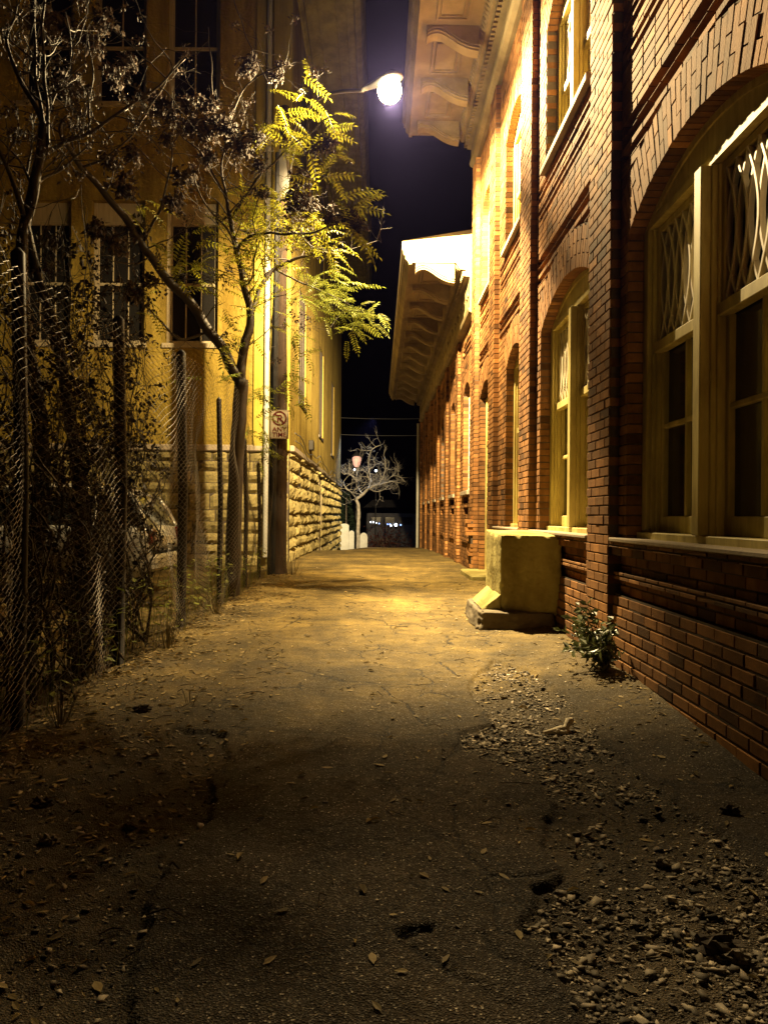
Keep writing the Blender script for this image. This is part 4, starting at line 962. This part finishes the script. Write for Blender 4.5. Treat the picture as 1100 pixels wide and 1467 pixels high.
# second tree nearer the camera behind the fence
t2 = P(40,1010,4.75); tree2 = thing('bare_fence_tree', (t2.x,t2.y,gz(t2.x,t2.y)), 'dark bare tree with thin upright branches behind the near end of the fence', 'tree')
tr=MB(); tips=[]
for pts,r0,r1 in [([(38,1040,4.75),(42,900,4.75),(55,760,4.75),(58,640,4.75),(40,500,4.8),(30,400,4.9),(36,320,5.0),(48,270,5.0),(58,220,5.0),(62,178,5.0)],.06,.028),
  ([(112,1000,5.2),(118,850,5.2),(112,700,5.2),(100,600,5.2),(85,500,5.1),(55,400,5.0),(36,320,5.0)],.05,.03),
  ([(62,178,5.0),(50,150,5.0),(33,115,5.0),(20,85,5.0),(10,56,5.0),(18,35,5),(28,20,5)],.018,.006),
  ([(68,215,5.0),(67,153,5.0),(64,102,5.0),(61,60,5.0),(62,30,5.0),(66,-15,5.0)],.012,.007),
  ([(62,178,5.0),(55,130,5.0),(51,86,5.0),(49,40,5.0),(47,-15,5.0)],.012,.007),
  ([(58,222,5.0),(90,203,5.1),(127,190,5.2),(178,156,5.3),(229,122,5.4),(265,81,5.5)],.017,.005),
  ([(48,270,5.0),(70,255,5.1),(98,235,5.2),(130,205,5.3)],.012,.005),
  ([(48,270,5.0),(40,250,5.0),(28,230,4.9),(10,210,4.9)],.012,.005),
  ([(36,320,5.0),(20,270,4.9),(5,230,4.8),(-10,200,4.7)],.02,.008),
  ([(62,178,5.0),(75,150,5.1),(95,110,5.2),(100,70,5.2),(92,20,5.2)],.010,.004),
  ([(127,190,5.2),(130,150,5.2),(132,100,5.2),(125,50,5.2)],.008,.004)]:
    path=limb(tr,[P(*p) for p in pts],r0,r1,8,.02)
    for i in range(3,len(path)-1):
        if random.random()<.45 and path[i].z>2.3: twig(tr,path[i],Vector((random.gauss(0,1),random.gauss(0,.7),random.gauss(.4,.7))),random.uniform(.2,.5),.006,2,tips)
tr.build('trunk','bark',tree2,smooth=True)
dd=MB()
for q,d in tips:
    if random.random()<.35: clump(dd,q,.06,14)
dd.build('dead_leaves','leaf_dead',tree2)
# dry vine over the fence
vin=thing('dry_vine', (FX,4.9,.0), 'dense dry vine and dead brush tangled through the near fence mesh', 'vine'); vb=MB(); vl=MB(); tips=[]
for k in range(95):
    y=random.uniform(3.2,6.4); x=FX-random.uniform(.02,.25); pts=[Vector((x,y,.02))]; n=9; zt=random.uniform(1.2,3.0)
    for i in range(n): 
        pts.append(Vector((FX-.03-random.uniform(0,.22), pts[-1].y+random.gauss(-.02,.10), .05+(i+1)*zt/n)))
    path=limb(vb,pts,random.uniform(.004,.014),.002,4,.03)
    for p in path[4::3]:
        if random.random()<.6: twig(vb,p,Vector((random.gauss(0,.4),random.gauss(0,1),random.gauss(.1,.8))),random.uniform(.12,.4),.003,1,tips)
vb.build('stem','bark',vin)
for q,d in tips:
    if random.random()<.35: clump(vl,q,.06,8,.7)
for _ in range(420):
    y=random.gauss(5.0,.85); z=abs(random.gauss(1.6,.8)); 
    if z>2.9: continue
    clump(vl,Vector((FX-random.uniform(.0,.3),y,z)),random.uniform(.05,.13),10,.4)
vl.build('dead_leaves','leaf_dead',vin)
# weeds at the fence foot
def grass_tuft(mb, x, y, n, h, spread, w=.006):
    z=gz(x,y)
    for _ in range(n):
        a=random.uniform(0,6.28); r=random.uniform(0,spread*.3); l=h*random.uniform(.5,1.1); b=Vector((x+r*math.cos(a),y+r*math.sin(a),z-.01))
        o=Vector((math.cos(a),math.sin(a),0))*spread*random.uniform(.3,1.2); m=b+o*.4+Vector((0,0,l*.7)); e=b+o+Vector((0,0,l*random.uniform(.5,1)))
        s=Vector((-math.sin(a),math.cos(a),0))*w*.5; mb.cur=random.uniform(.5,1.4); mb.quad(b-s,b+s,m+s*.8,m-s*.8); mb.tri(m-s*.8,m+s*.8,e)
for k,(x,y,n,h,s,lab) in enumerate([(-1.36,12.35,46,.42,.42,'tuft of long dry grass at the foot of the utility pole'),
        (-1.62,3.95,34,.25,.18,'thin dry weed tuft at the base of the nearest fence post'),(-1.66,6.1,40,.3,.2,'dry weed tuft below the middle of the fence'),
        (-1.68,8.0,36,.3,.2,'dry weed tuft at the fence foot before the forked tree'),(-1.05,4.35,9,.12,.1,'single sparse weed standing in the tree shadow on the dirt')]):
    mb=MB(); grass_tuft(mb,x,y,n,h,s); tag(mb.build('grass_tuft','dry_grass',loc=(x,y,gz(x,y))),lab,'grass tuft')
mb=MB()
for _ in range(900):
    y=random.uniform(2.4,12); x=FX-random.uniform(-.08,.55); z=gz(x,y); h=random.uniform(.08,.55)
    a=random.uniform(0,6.28); l=random.uniform(.04,.10); p=Vector((x,y,z+h)); d=Vector((math.cos(a),math.sin(a),random.uniform(-.4,.5))); s=d.cross(Vector((0,0,1))).normalized()*l*.3; mb.cur=random.uniform(.4,1.2)
    mb.tri(p,p+d*l*.5+s,p+d*l); mb.tri(p,p+d*l*.5-s,p+d*l)
    if random.random()<.4: mb.tube([(x,y,z),(x+.02,y,z+h*.5),p],.002,3,cap=False)
tag(mb.build('undergrowth','leaf_green'),'low tangled weeds growing along the inside of the fence','weeds',kind='stuff')
# shrub at the brick wall
x,y=1.44,5.02; z=gz(x,y); shr=thing('wall_shrub',(x,y,z),'small leafy green shrub growing at the foot of the brick wall','shrub'); st_=MB(); sl_=MB()
for k in range(46):
    a=random.uniform(0,6.28); r=random.uniform(.03,.25); e=Vector((x-.02+r*math.cos(a)*.9,y+r*math.sin(a)*1.3,z+random.uniform(.12,.46)*(1-.5*(r/.25)**2)))
    e.x=min(e.x,1.54); b=Vector((x+.05,y+random.gauss(0,.03),z)); m=b.lerp(e,.5)+Vector((0,0,.06)); path=limb(st_,[b,m,e],.004,.0018,4)
    for p in path[2:]:
        for _ in range(2):
            d=Vector((random.gauss(-.2,1),random.gauss(0,1),random.gauss(-.1,.6))).normalized(); l=random.uniform(.04,.085); s=d.orthogonal().normalized(); s=(s+Vector((0,0,random.uniform(-.5,.5)))).normalized()*l*.24; q=p+d*.01; up_=d.cross(s)*.35
            if q.x+d.x*l>1.56: continue
            sl_.cur=random.uniform(.6,1.35); mm=q+d*l*.45; sl_.tri(q,mm+s+up_,mm); sl_.tri(q,mm,mm-s+up_); sl_.tri(mm+s+up_,q+d*l,mm); sl_.tri(mm,q+d*l,mm-s+up_)
st_.build('stem','bark',shr); sl_.build('foliage','shrub_leaf',shr)
# ------------------------------------------------------------------ CAR behind the fence (rear towards the alley)
car=thing('parked_car',(-5.1,10.95,gz(-5,11)),'pale silver hatchback parked behind the fence with its rear towards the alley','car')
cz=gz(-5,11); cy=10.95; X0=-3.0
def CX(l): return X0-l      # l = distance from the rear bumper forwards
def car_shell(sections, half, nm, mat, parent):
    mb=MB(); 
    for sgn in (-1,1): pass
    n=len(sections[0]); vs=[];fs=[]
    for sec in sections:
        for (l,z,h) in sec: vs.append((CX(l),cy-h,cz+z))
    return mb
mb=MB()
# body loops: (l, z_low, z_belt, half width at sill, at belt)
prof=[(0.02,.42,.62,.66,.72),(0.0,.40,.70,.74,.76),(.05,.30,.92,.80,.80),(.30,.24,.95,.84,.82),(1.0,.22,.95,.86,.83),(2.0,.22,.94,.86,.83),(2.9,.22,.93,.86,.82),(3.5,.24,.88,.84,.79),(3.95,.26,.80,.80,.72),(4.15,.32,.68,.70,.64),(4.2,.40,.58,.62,.58)]
nn=[]
for l,zl,zb,hs,hb in prof:
    ring=[(-hs*.96,zl),(-hs,zl+.12),(-hs*1.01,(zl+zb)/2),(-hb,zb-.06),(-hb*.95,zb),(0,zb+.03),(hb*.95,zb),(hb,zb-.06),(hs*1.01,(zl+zb)/2),(hs,zl+.12),(hs*.96,zl)]
    nn.append([(CX(l),cy+h,cz+z) for h,z in ring])
vs=[p for r_ in nn for p in r_]; k=11; fs=[(i*k+j,i*k+j+1,(i+1)*k+j+1,(i+1)*k+j) for i in range(len(prof)-1) for j in range(k-1)]+[tuple(range(k)),tuple((len(prof)-1)*k+j for j in range(k))]
mb.add(vs,fs)
# greenhouse roof
roof=[(.28,1.36,.55),(.5,1.46,.62),(1.2,1.52,.64),(2.0,1.50,.63),(2.45,1.42,.60)]
vs=[];k=5
for l,z,h in roof: vs+=[(CX(l),cy+q*h,cz+z-(.05 if abs(q)==1 else 0)) for q in (-1,-.6,0,.6,1)]
mb.add(vs,[(i*k+j,i*k+j+1,(i+1)*k+j+1,(i+1)*k+j) for i in range(4) for j in range(4)])
def pillar(l0,z0,h0,l1,z1,h1,w=.07):
    for s in (-1,1): mb.tube([(CX(l0),cy+s*h0,cz+z0),(CX((l0+l1)/2-.02),cy+s*((h0+h1)/2+.02),cz+(z0+z1)/2+.01),(CX(l1),cy+s*h1,cz+z1)],[w*.6,w*.55,w*.5],6)
pillar(.10,.93,.76,.30,1.34,.55,.09); pillar(.75,.95,.79,.80,1.42,.62,.07); pillar(1.75,.95,.80,1.72,1.46,.63,.06); pillar(3.15,.92,.76,2.45,1.40,.60,.07)
body=mb.build('body','car_paint',car,smooth=True)
mb=MB(); 
for s in (-1,1): mb.quad((CX(.14),cy+s*.775,cz+.94),(CX(3.1),cy+s*.775,cz+.93),(CX(2.45),cy+s*.59,cz+1.38),(CX(.33),cy+s*.55,cz+1.34))
mb.build('side_window','car_glass',car)
mb=MB(); mb.quad((CX(.06),cy-.72,cz+.93),(CX(.06),cy+.72,cz+.93),(CX(.27),cy+.53,cz+1.34),(CX(.27),cy-.53,cz+1.34)); mb.build('rear_window','car_glass',car)
mb=MB(); mb.quad((CX(3.12),cy-.72,cz+.93),(CX(3.12),cy+.72,cz+.93),(CX(2.46),cy+.58,cz+1.41),(CX(2.46),cy-.58,cz+1.41)); mb.build('windscreen','car_glass',car)
for s in (-1,1):
    mb=MB(); mb.bbox(CX(.10),CX(-.02),cy+s*.68-.1,cy+s*.68+.1,cz+.68,cz+.92,None,.03); mb.build('tail_light','tail_red',car,smooth=False)
mb=MB(); mb.bbox(CX(.12),CX(-.05),cy-.76,cy+.76,cz+.34,cz+.56,None,.04); mb.build('bumper','car_paint',car)
mb=MB(); mb.bbox(CX(-.002),CX(-.02),cy-.26,cy+.26,cz+.68,cz+.80,None,.005); mb.build('number_plate','sign_face',car)
for l in (.72,3.3):
    for s in (-1,1):
        mb=MB(); yy=cy+s*.78; prof_=[(.31,-.1),(.33,-.07),(.33,.07),(.31,.1),(.2,.1),(.0,.09)]
        vs=[];fs=[];q=20
        for r_,d in prof_:
            for j in range(q): t=2*math.pi*j/q; vs.append((CX(l)+r_*math.cos(t),yy+s*d,cz+.33+r_*math.sin(t)))
        for i in range(len(prof_)-1):
            for j in range(q): fs.append((i*q+j,i*q+(j+1)%q,(i+1)*q+(j+1)%q,(i+1)*q+j))
        mb.add(vs,fs); w_=mb.build('wheel','rubber',car,smooth=True)
        mb=MB(); 
        for j in range(5):
            t=2*math.pi*j/5; mb.tube([(CX(l),yy+s*.105,cz+.33),(CX(l)+.19*math.cos(t),yy+s*.105,cz+.33+.19*math.sin(t))],.025,5)
        mb.build('rim','galvanised',w_)
# ------------------------------------------------------------------ FAR END OF THE ALLEY
def far_z(x,y): return float(gbase(x,y))
lan_p=P(511,660,46); lx,ly=lan_p.x,46; lz=far_z(lx,ly)
lan=thing('lantern_post',(lx,ly,lz),'old style lantern post with pinkish lit lamp beyond the end of the alley','lamp post')
mb=MB(); mb.lathe((lx,ly,lz),[(.2,0),(.2,.25),(.12,.4),(.07,.7),(.06,lan_p.z-lz-.5),(.1,lan_p.z-lz-.45),(.05,lan_p.z-lz-.38)],12); mb.build('post','dark_trim',lan,smooth=True)
mb=MB(); mb.lathe((lx,ly,lan_p.z-.38),[(.10,0),(.20,.12),(.27,.42),(.27,.56),(.16,.64),(.12,.72)],14); mb.build('lantern_glass','lantern_glow',lan,smooth=True)
mb=MB(); mb.lathe((lx,ly,lan_p.z+.27),[(.30,-.02),(.3,.02),(.12,.2),(.05,.26),(.03,.4),(0,.42)],14); mb.build('cap','dark_trim',lan,smooth=True)
# bare street tree
bx=P(517,790,38); bzt=far_z(bx.x,38); bt=thing('bare_street_tree',(bx.x,38,bzt),'small bare pale branched tree lit white at the far end of the alley','tree'); tr=MB(); tips=[]
Y=38
pathA=[(513,800),(513,760),(514,735),(513,722),(511,715),(520,708),(528,700),(540,695)]
limb(tr,[P(u,v,Y) for u,v in pathA],.10,.06,8,.02)
for pts,r0 in [([(540,695),(552,692),(565,690),(578,694)],.045),([(528,700),(530,690),(527,680),(532,668)],.045),([(540,695),(548,685),(552,670),(551,655)],.045),([(520,708),(512,698),(510,685),(513,672)],.04),([(511,715),(503,705),(496,700),(492,690)],.035),([(528,700),(540,704),(552,700),(556,695)],.03),([(532,690),(528,665),(532,645),(545,638)],.03),([(512,690),(500,678),(493,680)],.025),([(552,692),(562,682),(572,683),(580,690)],.03)]:
    path=limb(tr,[P(u,v,Y+random.uniform(-.6,.6)) for u,v in pts],r0,.018,6,.03)
    for p in path[1:]:
        twig(tr,p,Vector((random.gauss(0,1),random.gauss(0,.8),random.gauss(.4,.6))),random.uniform(.4,.9),.012,2,tips,.85)
tr.build('trunk','pale_bark',bt,smooth=True)
def slab(u0,u1,v0,Y,rnd,lab,nm='stone_marker'):
    a,b=P(u0,v0,Y),P(u1,v0,Y); zb=far_z((a.x+b.x)/2,Y)-.2; mb=MB(); n=10; w=(b.x-a.x)/2; cx=(a.x+b.x)/2; pr=[(cx-w,zb)]
    for i in range(n+1): t=math.pi*(1-i/n); pr.append((cx+w*math.cos(t), a.z-rnd*w+rnd*w*math.sin(t)))
    pr.append((cx+w,zb)); k=len(pr); mb.add([(x_,Y-.09,z_) for x_,z_ in pr]+[(x_,Y+.09,z_) for x_,z_ in pr],[tuple(range(k)),tuple(range(k,2*k))]+[(i,(i+1)%k,(i+1)%k+k,i+k) for i in range(k)])
    tag(mb.build(nm,'white_stone',loc=(cx,Y,zb)),lab,'stone marker','upright stones at the alley end')
slab(487,500,750,36.9+.8,.5,'broad cream upright stone touching the far corner of the stucco building'); slab(500,507.5,760,38.6,.9,'narrow white round-topped stone between the cream stone and the bare tree'); slab(515.5,526.5,763,39,1.2,'white round-topped stone standing just past the bare tree trunk')
# far roof, string of bulbs and bushes
fz=P(560,720,75); fb=thing('far_shop_building',(fz.x+2,75,-4),'low dark building with sloped roof far beyond the alley end','building')
a,b=P(525,735,75),P(612,735,75); e0,e1=P(520,727,74),P(616,727,74); r0_,r1_=P(534,716,78),P(606,716,78)
mb=MB(); mb.box(a.x,b.x,75,80,-5,a.z); wl=mb.build('wall','far_wall',fb)
mb=MB(); mb.quad(e0,e1,r1_,r0_); mb.quad((e0.x,84,e0.z),(e1.x,84,e1.z),r1_,r0_); mb.tri(e0,(e0.x,84,e0.z),r0_); mb.tri(e1,(e1.x,84,e1.z),r1_); mb.build('roof','far_wall',fb)
for u0,u1 in ((532,545),(552,565),(572,590)): mb=MB(); p,q=P(u0,741,75),P(u1,752,75); mb.box(p.x,q.x,74.9,74.99,q.z,p.z); mb.build('window','pane_dark',fb)
sb=thing('string_lights',(fz.x,72,P(555,751,72).z),'string of small white and blue bulbs hung low far beyond the alley','string lights')
mb=MB(); pts=[P(u,751+1.5*math.sin(u*.3),72) for u in range(526,586,6)]; mb.tube(pts,.012,4); mb.build('cord','wire_black',sb)
for u,v,r_,m_ in [(531,748,.06,'bulb_white'),(535,748,.06,'bulb_white'),(539,749,.045,'bulb_white'),(543,750,.05,'bulb_blue'),(555,751,.05,'bulb_blue'),(558.5,751,.06,'bulb_blue'),(560,753,.07,'bulb_white'),(567,752,.13,'bulb_white'),(574,752,.06,'bulb_blue')]:
    mb=MB(); p=P(u,v,72); lump(mb,p,r_,r_,r_*1.1,1,8,.0); mb.build('bulb',m_,sb,smooth=True)
def far_lamp(u,v,Y,r_,lab):
    p=P(u,v,Y); zb=far_z(p.x,Y); t=thing('street_lamp',(p.x,Y,zb),lab,'street lamp','distant street lamps'); mb=MB(); mb.tube([(p.x,Y,zb),(p.x,Y,p.z+.1)],.05,8); mb.build('post','dark_trim',t)
    mb=MB(); lump(mb,p+Vector((0,-.1,0)),r_,r_,r_,2,10,0); mb.build('globe','bulb_white',t,smooth=True)
far_lamp(508,673,60,.075,'distant street lamp seen just below the pink lantern'); far_lamp(538.5,674.5,70,.10,'distant bluish white street lamp above the bare tree branches')
rb=P(552,775,44); rz=far_z(rb.x,44); rt=thing('red_bush',(rb.x,44,rz),'dark red leafed bush beyond the crest of the alley','bush'); mb=MB(); sm=MB()
for _ in range(900):
    d=Vector((random.gauss(0,.85),random.gauss(0,.5),abs(random.gauss(.8,.5)))); p=Vector((rb.x,44,rz))+d; a=Vector((random.gauss(0,1),random.gauss(0,1),random.gauss(0,1))).normalized(); s=a.orthogonal().normalized()*.04; mb.cur=random.uniform(.5,1.4); mb.tri(p-s,p+s,p+a*.15)
for _ in range(30): sm.tube([(rb.x,44,rz),(rb.x+random.gauss(0,.5),44+random.gauss(0,.3),rz+1.3)],.012,4)
mb.build('foliage','red_leaf',rt); sm.build('stem','bark',rt)
cp=P(496,735,42); cz_=far_z(cp.x,42); ct=thing('conifer_shrub',(cp.x,42,cz_),'dark green conifer behind the upright stones at the alley end','shrub'); mb=MB(); sm=MB()
for _ in range(1600):
    h=random.random()**.8; r_=(1-h)*.75+.1; a=random.uniform(0,6.28); q=r_*math.sqrt(random.random()); p=Vector((cp.x+q*math.cos(a),42+q*math.sin(a),cz_+.1+h*3.6)); d=Vector((math.cos(a),math.sin(a),random.uniform(-.2,.6))).normalized(); s=d.orthogonal().normalized()*.02; mb.cur=random.uniform(.5,1.5); mb.tri(p-s,p+s,p+d*.16)
sm.tube([(cp.x,42,cz_),(cp.x,42,cz_+3.4)],[.09,.02],6); mb.build('foliage','conifer',ct); sm.build('trunk','bark',ct)
tb=P(492,780,37.6); mb=MB()
for _ in range(12): grass_tuft(mb,tb.x+random.uniform(-.3,.9),37.3+random.uniform(-.3,.5),16,.3,.15,.012)
tag(mb.build('grass_tuft','leaf_green',loc=(tb.x,37.3,far_z(tb.x,37.3))),'green grass at the foot of the upright stones','grass tuft')
for v,nm in ((598,'upper of two thin overhead wires crossing the sky at the alley end'),(622,'lower of two thin overhead wires crossing the sky at the alley end')):
    mb=MB(); p0,p1=P(455,v-1,52),P(640,v+1,52); mb.tube([p0.lerp(p1,t/8)+Vector((0,0,-.1*math.sin(math.pi*t/8))) for t in range(9)],.022,5); tag(mb.build('overhead_wire','wire_black',loc=p0),nm,'overhead wire','overhead wires at the alley end')
# ------------------------------------------------------------------ LIGHT
def spot(name, loc, energy, col, size, blend, rot, rad):
    l=bpy.data.lights.new(name,'SPOT'); l.energy=energy; l.color=col; l.spot_size=R(size); l.spot_blend=blend; l.shadow_soft_size=rad
    o=bpy.data.objects.new(name,l); COL.objects.link(o); o.location=loc; o.rotation_euler=rot; return o
GLARE=.0002  # density of an air volume added to imitate lens glare round the lamp
LAMP_GAIN=5.5
l=bpy.data.lights.new('street_lamp_light','POINT'); l.energy=3000; l.color=(1.0,.73,.35); l.shadow_soft_size=.035
o=bpy.data.objects.new('street_lamp_light',l); COL.objects.link(o); o.location=(LX,LY,LZ-.19); o.rotation_euler=(R(6),0,0)
# photometric curve of a cobra-head refractor: cut off above the horizontal, strongest at high angles along the alley
l.use_nodes=True; nt=l.node_tree; N=nt.nodes; L=nt.links; em=[n for n in N if n.type=='EMISSION'][0]
tc=N.new('ShaderNodeTexCoord'); sx=N.new('ShaderNodeSeparateXYZ'); L.new(tc.outputs['Normal'],sx.inputs[0])
def mth(op,a_,b_=None):
    n=N.new('ShaderNodeMath'); n.operation=op
    for i_,q in enumerate((a_,b_)):
        if q is None: continue
        if isinstance(q,(int,float)): n.inputs[i_].default_value=q
        else: L.new(q,n.inputs[i_])
    return n.outputs[0]
dn=mth('MULTIPLY',sx.outputs['Z'],-1.0)
mr=N.new('ShaderNodeMapRange'); L.new(dn,mr.inputs['Value']); mr.inputs['From Min'].default_value=-1; mr.inputs['From Max'].default_value=1
def curve(vals):
    cr=N.new('ShaderNodeValToRGB'); L.new(mr.outputs[0],cr.inputs['Fac']); e=cr.color_ramp.elements
    e[0].position=0; e[0].color=(vals[0][1],)*3+(1,); e[1].position=1; e[1].color=(vals[-1][1],)*3+(1,)
    for d_,c_ in vals[1:-1]: q=e.new((d_+1)/2); q.color=(c_,c_,c_,1)
    return cr.outputs['Color']
fw=curve([(-1,.015),(-.15,.02),(.0,.14),(.08,.8),(.20,1.7),(.42,1.6),(.7,1.0),(.9,.68),(1,.56)])
bk_=curve([(-1,.02),(-.12,.04),(.02,.40),(.12,.74),(.30,.62),(.47,.20),(.58,.035),(.625,.065),(.67,.26),(.74,.50),(.82,.58),(1,.62)])
mr2=N.new('ShaderNodeMapRange'); L.new(sx.outputs['Y'],mr2.inputs['Value']); mr2.inputs['From Min'].default_value=-.25; mr2.inputs['From Max'].default_value=.25
mxl=N.new('ShaderNodeMixRGB'); L.new(mr2.outputs[0],mxl.inputs[0]); L.new(bk_,mxl.inputs[1]); L.new(fw,mxl.inputs[2])
# the beam of a street refractor is thrown along the lane, little of it sideways
hor=mth('SQRT',mth('ADD',mth('ADD',mth('MULTIPLY',sx.outputs['X'],sx.outputs['X']),mth('MULTIPLY',sx.outputs['Y'],sx.outputs['Y'])),.02))
az=mth('DIVIDE',mth('ADD',mth('ABSOLUTE',sx.outputs['Y']),.03),hor)
laz0=mth('ADD',mth('MULTIPLY',mth('POWER',az,8.0),.90),.07)
laz=mth('ADD',mth('MULTIPLY',laz0,mr2.outputs[0]),mth('MULTIPLY',mth('SUBTRACT',1.0,mr2.outputs[0]),.5))
mr3=N.new('ShaderNodeMapRange'); L.new(sx.outputs['X'],mr3.inputs['Value']); mr3.inputs['From Min'].default_value=-.12; mr3.inputs['From Max'].default_value=.05
hi=N.new('ShaderNodeMapRange'); L.new(dn,hi.inputs['Value']); hi.inputs['From Min'].default_value=.44; hi.inputs['From Max'].default_value=.30
laz=mth('ADD',laz,mth('MULTIPLY',mth('MULTIPLY',mth('POWER',az,36.0),2.6),mth('MULTIPLY',hi.outputs[0],mr2.outputs[0])))
lat=mth('ADD',mth('MULTIPLY',laz,mth('SUBTRACT',1.0,mr3.outputs[0])),mth('MULTIPLY',mr3.outputs[0],mth('ADD',mth('ADD',.22,mth('MULTIPLY',mth('POWER',az,2.5),.80)),mth('MULTIPLY',mth('SUBTRACT',1.0,mr2.outputs[0]),.45))))
L.new(mth('MULTIPLY',mth('MULTIPLY',mxl.outputs[0],lat),LAMP_GAIN),em.inputs['Strength'])
o=spot('unseen_cool_light',(-.2,40.4,6.2),1900,(.80,.90,1.0),64,.5,(0,0,0),.15)  # cool light without a fixture, source unseen; added to reach tree and wall end
o.rotation_euler=(Vector((-1.5,37.3,2.4))-Vector((-.2,40.4,6.2))).to_track_quat('-Z','Y').to_euler()
w=bpy.data.worlds.new('World'); sc.world=w; w.use_nodes=True; nt=w.node_tree; bg=nt.nodes['Background']
sk=nt.nodes.new('ShaderNodeTexSky'); sk.sky_type='NISHITA'; sk.sun_disc=False; sk.sun_elevation=R(-4); sk.sun_rotation=R(200)
mx=nt.nodes.new('ShaderNodeMixRGB'); mx.blend_type='MULTIPLY'; mx.inputs[0].default_value=1; mx.inputs[2].default_value=(1.0,.8,1.0,1)
nt.links.new(sk.outputs[0],mx.inputs[1]); nt.links.new(mx.outputs[0],bg.inputs['Color']); bg.inputs['Strength'].default_value=.003
if GLARE:
    mb=MB(); mb.box(-70,70,-6,195,-7,16); hz=mb.build('glare','wire_black'); tag(hz,'thin added air volume imitating lamp haze filling the whole alley','glare',kind='stuff')
    hm=bpy.data.materials.new('glare_air'); hm.use_nodes=True; hn=hm.node_tree; hn.nodes.remove(hn.nodes['Principled BSDF'])
    pv=hn.nodes.new('ShaderNodeVolumePrincipled'); pv.inputs['Color'].default_value=(.32,.30,1,1); pv.inputs['Density'].default_value=GLARE; pv.inputs['Anisotropy'].default_value=.84
    hn.links.new(pv.outputs[0],hn.nodes['Material Output'].inputs['Volume']); hz.data.materials.clear(); hz.data.materials.append(hm)
# ------------------------------------------------------------------ CAMERA
cam=bpy.data.cameras.new('camera'); co=bpy.data.objects.new('camera',cam); COL.objects.link(co); sc.camera=co
co.location=(0,0,CAMZ); co.rotation_euler=(R(90),-ROLL,0); cam.sensor_fit='AUTO'; cam.sensor_width=36; cam.lens=36*F/1467
cam.shift_x=(550-VU)/1467; cam.shift_y=(VV-733.5)/1467; cam.clip_start=.05; cam.clip_end=500
sc.view_settings.view_transform='Standard'; sc.view_settings.look='None'; sc.view_settings.exposure=0; sc.view_settings.gamma=1
sc.cycles.use_denoising=True
try: sc.cycles.denoiser='OPENIMAGEDENOISE'
except Exception: pass
sc.cycles.max_bounces=8; sc.cycles.diffuse_bounces=4; sc.cycles.sample_clamp_indirect=4; sc.cycles.use_light_tree=True
